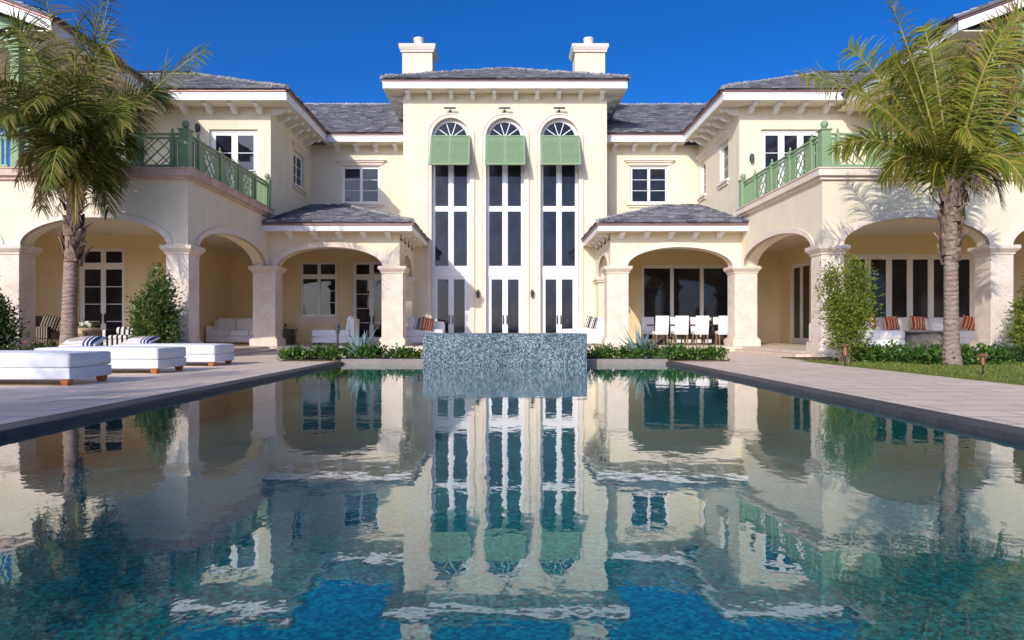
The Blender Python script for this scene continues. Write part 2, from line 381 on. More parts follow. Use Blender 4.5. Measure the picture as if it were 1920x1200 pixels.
        pw = WPOS.get(parent.name, Vector((0, 0, 0))) if parent else Vector((0, 0, 0))
        o.location = org - pw; WPOS[o.name] = org
        if parent: o.parent = parent
        if bevel:
            md = o.modifiers.new('bevel', 'BEVEL'); md.width = bevel; md.segments = 2; md.limit_method = 'ANGLE'; md.angle_limit = R(50)
        if kind: o['kind'] = kind
        return o

def tag(o, label, cat, group=None):
    o['label'] = label; o['category'] = cat
    if group: o['group'] = group
    return o
def empty(name, loc, label=None, cat=None, group=None, track=True):
    o = bpy.data.objects.new(name, None); COL.objects.link(o); o.location = loc; o.empty_display_size = 0.3
    WPOS[o.name] = Vector(loc) if track else Vector((0, 0, 0))
    if label: tag(o, label, cat, group)
    return o
def place(o, loc, rz=0):
    o.location = loc; o.rotation_euler = (0, 0, rz); return o
def copy_tree(o, parent=None, label=None):
    c = o.copy(); COL.objects.link(c)
    if parent: c.parent = parent
    if label: c['label'] = label
    for ch in list(o.children): copy_tree(ch, c)
    return c

# levels and planes of the place (metres; camera stands at the origin looking along +Y)
ZD, ZF = 0.05, 0.20              # pool deck, terrace floor
XL = 8.445                       # inner face of both wings
YL, YP, YW, YT, YB = 18.17, 24.40, 24.60, 28.50, 29.80   # lower wing, porch, upper wing, tower, rear wall
ZB = 5.07                        # top of balcony cornice
ZE = 8.80                        # main eave

# ------------------------------------------------------------------ ground, deck, terrace, pool
BZ = -0.30
PX0, PX1, PY0, PY1 = -3.68, 3.65, 0.9, 15.5
g = MB()
def ring(mb, ox0, ox1, oy0, oy1, ix0, ix1, iy0, iy1, z):
    a = [mb.P(*p) for p in ((ox0, oy0, z), (ox1, oy0, z), (ox1, oy1, z), (ox0, oy1, z))]
    b = [mb.P(*p) for p in ((ix0, iy0, z), (ix1, iy0, z), (ix1, iy1, z), (ix0, iy1, z))]
    for i in range(4): mb.F((a[i], a[(i + 1) % 4], b[(i + 1) % 4], b[i]))
ring(g, -1500, 1500, -1500, 1500, PX0 - .1, PX1 + .1, PY0 - .1, PY1 + .1, 0.0)
g.build('ground', 'sand_ground', kind='structure', fix=False)
b = MB(); i = [b.P(*p) for p in ((-1500, -1500, .012), (1500, -1500, .012), (1500, -16, .012), (-1500, -16, .012))]; b.F(i); b.build('sea', 'sea_water', kind='structure', fix=False)

b = MB()
b.box(PX0 - .2, PX1 + .2, PY0 - .2, PY1 + .2, -.50, BZ)
b.box(PX0 - .2, PX0, PY0 - .2, PY1 + .2, BZ, -0.03); b.box(PX1, PX1 + .2, PY0 - .2, PY1 + .2, BZ, -0.03)
b.box(PX0, PX1, PY0 - .2, PY0, BZ, -0.03); b.box(PX0, PX1, PY1, PY1 + .2, BZ, -0.03)
b.build('pool_basin', 'pool_tile', kind='structure')
b = MB(); i = [b.P(*p) for p in ((PX0, PY0, 0), (PX1, PY0, 0), (PX1, PY1, 0), (PX0, PY1, 0))]; b.F(i)
b.build('water', 'pool_water', kind='structure', fix=False)
b = MB()
b.box(PX0 - .26, PX0, PY0 - .26, PY1 + .02, -0.03, 0.058); b.box(PX1, PX1 + .26, PY0 - .26, PY1 + .02, -0.03, 0.058)
b.box(PX0, PX1, PY0 - .26, PY0, -0.03, 0.058)
b.build('pool_coping', 'dark_coping', kind='structure', bevel=0.012)
b = MB(); b.box(PX0 - .05, -1.80, PY1 + .022, PY1 + .30, -0.03, 0.115); b.box(1.80, PX1 + .05, PY1 + .022, PY1 + .30, -0.03, 0.115)
b.build('pool_curb', 'curb_stone', kind='structure', bevel=0.01)
# deck
b = MB()
b.box(-17, PX0 - .26, -6, 16.3, 0.004, ZD); b.box(PX1 + .26, 6.9, -6, 15.8, 0.004, ZD); b.box(PX0 - .26, PX1 + .26, -6, PY0 - .26, 0.004, ZD)
b.box(5.2, 8.6, 15.8, 23.2, 0.004, ZD); b.box(-8.6, -5.2, 16.3, 23.2, 0.004, ZD); b.box(-5.2, 5.2, 17.3, 23.2, 0.004, ZD)
b.build('pool_deck', 'travertine', kind='structure')
b = MB()
b.box(-19, -8.15, 17.75, 31, 0.01, ZF); b.box(8.15, 19, 17.75, 31, 0.01, ZF); b.box(-8.15, 8.15, 23.5, 31, 0.01, ZF)
b.box(-8.15, -6.0, 23.1, 23.5, 0.01, 0.125); b.box(6.0, 8.15, 23.1, 23.5, 0.01, 0.125)
b.box(-8.15, -7.75, 18.2, 23.1, 0.01, 0.125); b.box(7.75, 8.15, 18.2, 23.1, 0.01, 0.125)
b.build('terrace', 'terrace_stone', kind='structure', bevel=0.012)
b = MB()
b.box(-5.2, -1.8, PY1 + .30, 17.3, 0.004, 0.075); b.box(1.8, 5.2, PY1 + .30, 17.3, 0.004, 0.075)
b.box(-19, -8.6, 16.3, 17.75, 0.004, 0.07); b.box(7.2, 19, 15.9, 17.75, 0.004, 0.075)
b.build('garden_bed', 'soil', kind='structure')
b = MB()
b.box(6.9, 30, -6, 15.9, 0.004, 0.062); b.box(-40, -17, -6, 16.3, 0.004, 0.05)
b.build('lawn', 'lawn_ground', kind='structure')
b = MB()
for _ in range(26000):
    x = 6.93 + 8.5 * random.random(); y = 7.0 + 10.3 * random.random() ** 1.0
    h = random.uniform(0.02, 0.055); a = random.random() * 6.28; l = random.uniform(-.025, .025); q = random.uniform(-.025, .025)
    if x > 7.2 and y > 15.9 and random.random() < .5: continue
    i = [b.P(x + .006 * math.cos(a), y + .006 * math.sin(a), .06), b.P(x - .006 * math.cos(a), y - .006 * math.sin(a), .06), b.P(x + l, y + q, .06 + h)]
    b.F(i, 0, min(1, max(0, random.gauss(.5, .25))))
b.build('grass', 'grass_blade', kind='stuff', fix=False)
# spa
spa = empty('spa', (0, 15.5, 0), 'raised rectangular spa clad in speckled blue grey mosaic at the far end of the pool', 'spa')
b = MB()
b.box(-1.79, 1.79, 14.9, 17.3, BZ + .01, 0.69); b.build('mosaic_wall', 'spa_mosaic', spa, bevel=0.006)
b = MB(); b.box(-1.785, 1.785, 14.905, 17.295, 0.691, 0.703); b.build('water_sheet', 'spa_mosaic', spa)

# ------------------------------------------------------------------ the mansion
H = empty('mansion', (0, 28.5, 0), 'cream stucco two storey mansion with grey shingle roofs, arched loggias and tall tower windows', 'mansion')
front = lambda y0: (lambda u, d, z: (u, y0 + d, z))
def side(s, x0): return lambda u, d, z: (s * (x0 + d), u, z)      # inner faces of a wing: d runs outwards
def fmir(s, y0): return lambda u, d, z: (s * u, y0 + d, z)         # front faces, u measured outwards from the axis

def arch_z(o, u):
    if 'rise' not in o: return o['z1']
    c = (o['u0'] + o['u1']) / 2; h = (o['u1'] - o['u0']) / 2
    return o['zs'] + o['rise'] * math.sqrt(max(0, 1 - ((u - c) / h) ** 2))
def wall(mb, u0, u1, z0, z1, t, ops=(), d0=0.0, m=0):
    x = u0
    for o in sorted(ops, key=lambda o: o['u0']):
        if o['u0'] > x: mb.box(x, o['u0'], d0, d0 + t, z0, z1, m)
        if o.get('zb', z0) > z0: mb.box(o['u0'], o['u1'], d0, d0 + t, z0, o['zb'], m)
        if 'rise' in o:
            n = 28; c = (o['u0'] + o['u1']) / 2; h = (o['u1'] - o['u0']) / 2
            us = [c - h * math.cos(math.pi * i / n) for i in range(n + 1)]
            for a, b_ in zip(us, us[1:]):
                mb.prism([(a, arch_z(o, a)), (b_, arch_z(o, b_)), (b_, z1), (a, z1)], lambda p, q, r: (p, r, q), d0, d0 + t, m)
        elif o['z1'] < z1: mb.box(o['u0'], o['u1'], d0, d0 + t, o['z1'], z1, m)
        x = o['u1']
    if x < u1: mb.box(x, u1, d0, d0 + t, z0, z1, m)
def archivolt(mb, o, w, d0, d1, legs=None, m=0):
    n = 28; c = (o['u0'] + o['u1']) / 2; h = (o['u1'] - o['u0']) / 2
    th = [math.pi * i / n for i in range(n + 1)]
    I = [(c - h * math.cos(a), o['zs'] + o['rise'] * math.sin(a)) for a in th]
    O = [(c - (h + w) * math.cos(a), o['zs'] + (o['rise'] + w) * math.sin(a)) for a in th]
    for i in range(n):
        mb.prism([I[i], I[i + 1], O[i + 1], O[i]], lambda p, q, r: (p, r, q), d0, d1, m)
    if legs is not None:
        mb.box(c - h - w, c - h, d0, d1, legs, o['zs'], m); mb.box(c + h, c + h + w, d0, d1, legs, o['zs'], m)
def glazed(name, T, u0, u1, z0, z1, n, rows, d=0.14, fr=0.06, st=0.06, bot=0.10, top=0.07, mt=0.024, handles=False, transom=None, parent=None, colour='white_paint', label=None):
    """a glazed unit: frame mesh (part) with its panes (sub-part) and handles (sub-parts)"""
    f = MB(T); p = MB(T); dd = d + 0.09
    f.box(u0, u0 + fr, d, dd, z0, z1); f.box(u1 - fr, u1, d, dd, z0, z1); f.box(u0 + fr, u1 - fr, d, dd, z1 - fr, z1)
    f.box(u0 + fr, u1 - fr, d, dd, z0, z0 + fr * .5)
    lw = (u1 - u0 - 2 * fr) / n
    zones = [(z0 + fr * .5, z1 - fr, rows, bot, top)]
    if transom:
        f.box(u0 + fr, u1 - fr, d, dd, transom - .05, transom + .05)
        zones = [(z0 + fr * .5, transom - .05, rows, bot, top), (transom + .05, z1 - fr, 1, .05, .05)]
    for (a, b_, r_, bo, to) in zones:
        for i in range(n):
            x0 = u0 + fr + i * lw + .004; x1 = x0 + lw - .008
            f.box(x0, x0 + st, d + .02, dd - .01, a, b_); f.box(x1 - st, x1, d + .02, dd - .01, a, b_)
            f.box(x0 + st, x1 - st, d + .02, dd - .01, a, a + bo); f.box(x0 + st, x1 - st, d + .02, dd - .01, b_ - to, b_)
            hgt = (b_ - to - a - bo)
            for j in range(1, r_):
                zz = a + bo + hgt * j / r_; f.box(x0 + st, x1 - st, d + .028, dd - .018, zz - mt / 2, zz + mt / 2)
            p.box(x0 + st - .004, x1 - st + .004, d + .045, d + .055, a + bo - .004, b_ - to + .004)
    o = f.build(name, colour, parent or H)
    if label: o['label'] = label
    p.build('pane', 'window_glass', o)
    if handles:
        uc = (u0 + u1) / 2
        for sg in (-1, 1):
            h = MB(T); x = uc + sg * .075; h.box(x - .022, x + .022, d - .002, d + .018, z0 + .80, z0 + 1.18)
            h.box(x - .012, x + .012, d - .05, d - .030, z0 + .86, z0 + 1.12); h.box(x - .012, x + .012, d - .03, d - .003, z0 + .88, z0 + .91); h.box(x - .012, x + .012, d - .03, d - .003, z0 + 1.07, z0 + 1.10)
            h.build('handle', 'dark_metal', o)
    return o

def inside_rng(poly, v):
    us = []
    for (a, b_) in zip(poly, poly[1:] + poly[:1]):
        if (a[1] - v) * (b_[1] - v) <= 0 and abs(a[1] - b_[1]) > 1e-9:
            us.append(a[0] + (b_[0] - a[0]) * (v - a[1]) / (b_[1] - a[1]))
    return (min(us), max(us)) if len(us) > 1 else None
def roof_plane(mb, pts):
    """pts[0]->pts[1] is the eave; lays staggered shingles over an underlay slab"""
    pts = [Vector(p) for p in pts]; e = (pts[1] - pts[0]).normalized(); nrm = e.cross(pts[2] - pts[0]).normalized()
    if nrm.z < 0: nrm = -nrm
    up = nrm.cross(e)
    if up.z < 0: up = -up
    P2 = [((p - pts[0]).dot(e), (p - pts[0]).dot(up)) for p in pts]
    A = [mb.P(*p) for p in pts]; B = [mb.P(*(p - Vector((0, 0, .06)))) for p in pts]
    mb.F(A, 0, .2); mb.F(B[::-1], 0, .2)
    for i in range(len(A)): mb.F((A[i], B[i], B[(i + 1) % len(A)], A[(i + 1) % len(A)]), 0, .2)
    vmax = max(q[1] for q in P2); ex = 0.235; r = 0
    v = -0.06
    while v < vmax - .03:
        rg = inside_rng(P2, max(0.001, v + .10))
        if rg:
            x = rg[0] - random.random() * .22
            while x < rg[1] - .02:
                wd = random.uniform(.20, .42); a = max(x, rg[0]); c_ = min(x + wd - .008, rg[1])
                if c_ - a > .03:
                    h0 = random.uniform(.035, .075); h1 = .006; l = ex + .09; jv = random.uniform(-.018, .018)
                    t = min(1, max(0, random.gauss(.42, .27)))
                    def W(uu, vv, hh): return pts[0] + e * uu + up * vv + nrm * hh
                    q = [mb.P(*W(a, v + jv, h0)), mb.P(*W(c_, v + jv, h0)), mb.P(*W(c_, v + l, h1)), mb.P(*W(a, v + l, h1)), mb.P(*W(a, v + jv, 0)), mb.P(*W(c_, v + jv, 0))]
                    mb.F((q[0], q[1], q[2], q[3]), 0, t); mb.F((q[4], q[5], q[1], q[0]), 0, t * .6)
                    mb.F((q[4], q[0], q[3]), 0, t); mb.F((q[5], q[2], q[1]), 0, t)
                x += wd
        v += ex; r += 1
def caps(mb, a, b_):
    a = Vector(a); b_ = Vector(b_); L = (b_ - a).length; d = (b_ - a) / L; n = int(L / .24)
    sd = d.cross(Vector((0, 0, 1))).normalized(); upv = sd.cross(d)
    for i in range(n):
        c = a + d * (i * .24); h = random.uniform(.06, .11)
        def W(l, s_, u): return c + d * l + sd * s_ + upv * u
        mb.hexa([W(0, -.14, -.03), W(0, .14, -.03), W(.30, .13, -.04), W(.30, -.13, -.04), W(0, -.05, h + .02), W(0, .05, h + .02), W(.30, .05, h - .03), W(.30, -.05, h - .03)])
def corbel(T, u, zt, run=0.62, parent=None):
    """carved bracket: u position along the wall, hanging under the soffit at zt, projecting by -d"""
    b = MB(T); wv = .085
    pr = [(0, 0), (-run, 0), (-run, -.06), (-run + .05, -.115), (-run + .14, -.12), (-run + .20, -.085), (-run + .28, -.11), (-run + .36, -.19), (-run + .46, -.235), (-.06, -.27), (0, -.27)]
    b.prism(pr, lambda p, q, a: (a, p, zt + q), u - wv, u + wv)
    b.build('corbel', 'white_paint', parent or H)

Rf, Cp, Fa, So, Gu = MB(), MB(), MB(), MB(), MB()     # roof cells gathered per roof below
# ---- tower
tw = MB(front(YT)); TW = 0.795
tops = [dict(u0=c - TW, u1=c + TW, zb=ZF, zs=8.82, rise=TW) for c in (-2.27, 0, 2.27)]
wall(tw, -4.25, 4.25, 0.0, ZE + 1.82, 0.45, tops)
tw.box(-4.25, -3.85, 0.45, 9.5, 0, ZE + 1.82); tw.box(3.85, 4.25, 0.45, 9.5, 0, ZE + 1.82)
tw.build('tower_wall', 'stucco', H)
for o in tops:
    b = MB(front(YT)); archivolt(b, o, 0.20, -0.035, 0.10, ZF)
    archivolt(b, dict(o, u0=o['u0'] - .14, u1=o['u1'] + .14, rise=o['rise'] + .14), 0.06, -0.06, -0.036, ZF)
    b.build('window_surround', 'keystone_trim', H)
    c = (o['u0'] + o['u1']) / 2; u0, u1 = o['u0'], o['u1']
    f = MB(front(YT)); p = MB(front(YT)); d = 0.20; dd = 0.30
    # frame: jambs, fan arch, mullion, transoms
    f.box(u0, u0 + .08, d, dd, ZF, 8.82); f.box(u1 - .08, u1, d, dd, ZF, 8.82)
    archivolt(f, dict(u0=u0 + .13, u1=u1 - .13, zs=8.82, rise=TW - .13), 0.13, d, dd)
    f.box(u0 + .08, u1 - .08, d, dd, 8.74, 8.86)
    for an in (36, 72, 108, 144):
        a = R(an); q = Vector((math.cos(a), math.sin(a))); nn = Vector((-q.y, q.x)) * .016
        pl = [q * .12 - nn, q * (TW - .12) - nn, q * (TW - .12) + nn, q * .12 + nn]
        f.prism([(c + x.x, 8.84 + x.y) for x in pl], lambda p_, q_, r_: (p_, r_, q_), d + .02, dd - .02)
    archivolt(f, dict(u0=c - .10, u1=c + .10, zs=8.84, rise=.10), .035, d + .015, dd - .015)
    fan = [(c + (TW - .11) * math.cos(math.pi * i / 20), 8.84 + (TW - .11) * math.sin(math.pi * i / 20)) for i in range(21)]
    p.prism(fan, lambda p_, q_, r_: (p_, r_, q_), d + .045, d + .055)
    f.box(c - .07, c + .07, d - .02, dd, 3.03, 8.74)
    for (za, zb_, rail) in ((5.92, 8.74, .05), (3.40, 5.80, .055)):
        f.box(u0 + .08, c - .07, d, dd, za - .06, za); f.box(c + .07, u1 - .08, d, dd, za - .06, za)
        for (xa, xb) in ((u0 + .08, c - .07), (c + .07, u1 - .08)):
            f.box(xa, xa + .045, d + .015, dd - .01, za, zb_); f.box(xb - .045, xb, d + .015, dd - .01, za, zb_)
            f.box(xa + .05, xb - .05, d + .015, dd - .01, za, za + rail); f.box(xa + .05, xb - .05, d + .015, dd - .01, zb_ - rail, zb_)
            p.box(xa + .045, xb - .045, d + .045, d + .055, za + rail - .005, zb_ - rail + .005)
    f.box(u0 + .08, c - .07, d - .01, dd, 5.80, 5.86); f.box(c + .07, u1 - .08, d - .01, dd, 5.80, 5.86)
    f.box(u0 + .08, u1 - .08, d - .03, dd, 3.02, 3.34)
    wn = f.build('tall_window', 'white_paint', H); p.build('pane', 'window_glass', wn)
    glazed('french_door', front(YT), u0 + .08, u1 - .08, ZF, 3.02, 2, 1, d=.19, fr=.03, st=.11, bot=.20, top=.10, handles=True)
    # bahama shutter, hinged at the top and propped out
    sh = MB(); za, zb_, pr = 8.84, 7.45, 0.72
    def ST(u, v, h): # v 0..1 down the panel, h outwards
        dz = (zb_ - za); L = math.hypot(dz, pr)
        return (u, YT - .07 - pr * v - h * (-dz / L), za + dz * v + h * (pr / L))
    sh.T = ST; hw = .82
    for (xa, xb) in ((c - hw, c - hw + .065), (c - .03, c + .03), (c + hw - .065, c + hw)): sh.box(xa, xb, 0, 1, 0, .045)
    for (va, vb) in ((0, .045), (.95, 1.0)):
        sh.box(c - hw + .065, c - .03, va, vb, 0, .045); sh.box(c + .03, c + hw - .065, va, vb, 0, .045)
    ns = 24
    for j in range(ns):
        va = .047 + (.90 / ns) * j
        for (xa, xb) in ((c - hw + .066, c - .031), (c + .031, c + hw - .066)):
            sh.hexa([(xa, va, .004), (xb, va, .004), (xb, va + .90 / ns, .016), (xa, va + .90 / ns, .016), (xa, va + .012, .034), (xb, va + .012, .034), (xb, va + .90 / ns + .006, .040), (xa, va + .90 / ns + .006, .040)])
    so_ = sh.build('shutter', 'pale_green_paint', H)
    for sg in (-1, 1):
        q = MB(); q.tube([(c + sg * .70, YT + .18, 7.62), (c + sg * .74, YT - .07 - pr * .92, za + (zb_ - za) * .92)], .012); q.build('strut', 'dark_metal', so_)
    # picture light above the arch
    q = MB(); q.tube([(c - .02, YT, 9.88), (c - .02, YT - .22, 9.96)], .015, 6); q.box(c - .26, c + .22, YT - .26, YT - .19, 9.925, 9.985); q.box(c - .07, c + .03, YT - .02, YT + .01, 9.80, 9.94)
    q.build('picture_light', 'bronze_metal', H)
def sconce(T, u, z):
    q = MB(T); q.lathe([(.02, -.20), (.055, -.17), (.075, .05), (.06, .09), (.02, .13)], (u, -.12, z), 8); q.box(u - .05, u + .05, -.025, -.001, z - .12, z + .12)
    q.tube([(u, -.02, z + .06), (u, -.08, z + .15), (u, -.12, z + .10)], .012, 5); q.build('wall_lamp', 'bronze_metal', H)
sconce(front(YT), -1.13, 2.30); sconce(front(YT), 1.13, 2.30)
sconce(fmir(1, YW), 8.86, 6.96); sconce(fmir(-1, YW), 11.05, 8.05)

def eave(T, u0, u1, z, mb, gutter=True, over=0.70):
    """white fascia board with copper gutter; u along, d = -over outwards"""
    mb[0].T = T; mb[1].T = T
    mb[0].box(u0, u1, -over - .03, -over, z - .02, z + .26); mb[0].box(u0, u1, -over - .05, -over - .031, z + .20, z + .262)
    mb[1].box(u0, u1, -over - .10, -over - .052, z + .262, z + .345)
# tower roof
fa, gu, sof, rf, cp = MB(), MB(), MB(), MB(), MB()
ZT = 10.62; O = 0.70; X0 = 4.25 + O; Y0 = YT - O
eave(front(YT), -X0 - .03, X0 + .03, ZT, (fa, gu), over=O)
for s in (-1, 1): eave(side(-s, -4.25) if False else (lambda s: (lambda u, d, z: (s * (4.25 - d), u, z)))(s), Y0, 40, ZT, (fa, gu), over=O)
sof.T = ID; sof.box(-X0, X0, Y0, YT, ZT + .002, ZT + .03); sof.box(-X0, -4.25, YT, 40, ZT + .002, ZT + .03); sof.box(4.25, X0, YT, 40, ZT + .002, ZT + .03)
ze = ZT + .37; rise = .45
E = X0 + .06; Yf = Y0 - .14; ap = (0, Yf + E, ze + rise * E)
roof_plane(rf, [(-E, Yf, ze), (E, Yf, ze), ap])
roof_plane(rf, [(-E, 40, ze), (-E, Yf, ze), ap, (0, 40, ap[2])]); roof_plane(rf, [(E, Yf, ze), (E, 40, ze), (0, 40, ap[2]), ap])
o = rf.build('tower_roof', 'shingle', H, fix=False)
caps(cp, (-E, Yf, ze), ap); caps(cp, (E, Yf, ze), ap); caps(cp, ap, (0, 39, ap[2])); cp.build('hip_cap', 'ridge_tile', o)
fa.build('fascia', 'white_paint', o); gu.build('gutter', 'copper_gutter', o); sof.build('soffit', 'soffit', o)
for i in range(10): corbel(front(YT), -4.02 + i * .893, ZT, .58)
for s in (-1, 1):
    for i in range(5): corbel((lambda s: (lambda u, d, z: (s * (4.25 - d), u, z)))(s), 28.9 + i * .9, ZT, .58)
# chimneys
for s, xc in ((-1, -4.32), (1, 4.18)):
    Y = 33.6; b = MB(); b.box(xc - .74, xc + .74, Y, Y + 1.2, 11.0, 14.42); o = b.build('chimney', 'stucco', H)
    b = MB(); b.box(xc - .82, xc + .82, Y - .08, Y + 1.28, 14.42, 14.52); b.hexa([(xc - .84, Y - .10, 14.521), (xc + .84, Y - .10, 14.521), (xc + .84, Y + 1.3, 14.521), (xc - .84, Y + 1.3, 14.521), (xc - .90, Y - .16, 14.66), (xc + .90, Y - .16, 14.66), (xc + .90, Y + 1.36, 14.66), (xc - .90, Y + 1.36, 14.66)])
    b.box(xc - .90, xc + .90, Y - .16, Y + 1.36, 14.661, 14.80); b.box(xc - .5, xc + .5, Y + .2, Y + 1.0, 14.801, 14.88); b.build('chimney_cap', 'keystone_trim', o)
    b = MB(); b.lathe([(.27, 0), (.25, .08), (.235, .34), (.26, .40), (.26, .46), (.20, .47), (.19, .30)], (xc, Y + .6, 14.88), 20); b.build('chimney_pot', 'keystone_trim', o, smooth=False)

# ---- rear wall between tower and wings, with upper window and porch-level openings
for s in (-1, 1):
    T = fmir(s, YB)
    b = MB(T); wall(b, 4.25, XL, 4.6, ZE + .03, .4, [dict(u0=5.46, u1=7.12, zb=6.30, z1=7.92)]); b.build('rear_wall', 'stucco', H)
    glazed('casement_window', T, 5.46, 7.12, 6.30, 7.92, 2, 3, d=.07, fr=.05, st=.055, bot=.06, top=.06)
    b = MB(T)
    b.box(5.34, 7.24, -.05, -.001, 7.96, 8.06); b.box(5.27, 7.31, -.11, -.001, 8.061, 8.13); b.box(5.20, 7.38, -.16, -.001, 8.131, 8.19); b.build('window_hood', 'keystone_trim', H)
    b = MB(T); b.box(5.30, 7.28, -.10, -.001, 6.20, 6.298); b.box(5.38, 7.20, -.05, -.001, 6.10, 6.199); b.build('window_sill', 'keystone_trim', H)
    # porch level
    b = MB(T)
    if s < 0:
        ops = [dict(u0=4.52, u1=6.06 + .62, zb=ZF, z1=3.74), dict(u0=7.33, u1=8.96, zb=1.36, z1=3.74)]
        ops[0]['u0'] = 5.02
        wall(b, 4.25, 12.0, 0.1, 4.6, .4, ops); b.build('porch_rear_wall', 'shade_buff_stucco', H)
        glazed('french_door', T, 5.02, 6.68, ZF, 3.74, 2, 4, d=.10, st=.09, bot=.22, top=.09, handles=True, transom=3.10)
        glazed('casement_window', T, 7.33, 8.96, 1.36, 3.74, 2, 3, d=.08, fr=.05, st=.06, bot=.06, top=.06, transom=3.10)
        q = MB(T); q.box(7.16, 9.12, -.10, -.001, 1.25, 1.358); q.box(7.30, 8.98, -.06, -.001, 1.02, 1.249); q.build('window_sill', 'keystone_trim', H)
    else:
        wall(b, 4.25, 12.0, 0.1, 4.6, .4, [dict(u0=5.94, u1=10.0, zb=ZF, z1=3.62)]); b.build('porch_rear_wall', 'shade_buff_stucco', H)
        glazed('sliding_doors', T, 5.94, 10.0, ZF, 3.62, 3, 1, d=.10, fr=.07, st=.075, bot=.12, top=.09)
    # main eave on the rear wall
fa, gu, sof, rf, cp = [], [], [], MB(), MB()
for s in (-1, 1):
    fa.append(MB()); gu.append(MB()); sof.append(MB())
    eave(fmir(s, YB), 4.26, XL - .66, ZE, (fa[-1], gu[-1]), over=.70)
    sof[-1].T = fmir(s, YB); sof[-1].box(4.26, XL - .70, -.70, 0, ZE + .002, ZE + .03)
    for i in range(4): corbel(fmir(s, YB), 4.75 + i * .85, ZE, .58)
ym = YB - .84; zm = ZE + .37
roof_plane(rf, [(-14, ym, zm), (14, ym, zm), (14, 38.3, zm + .45 * (38.3 - ym)), (-14, 38.3, zm + .45 * (38.3 - ym))])
o = rf.build('main_roof', 'shingle', H, fix=False)
caps(cp, (-14, 38.3, zm + .45 * (38.3 - ym)), (14, 38.3, zm + .45 * (38.3 - ym))); cp.build('ridge_cap', 'ridge_tile', o)
b = MB(); b.box(-14, 14, 38.3, 38.5, 9, zm + .45 * (38.3 - ym) - .1); b.build('rear_gable_wall', 'stucco', H)
for i in (0, 1): fa[i].build('fascia', 'white_paint', o); gu[i].build('gutter', 'copper_gutter', o); sof[i].build('soffit', 'soffit', o)

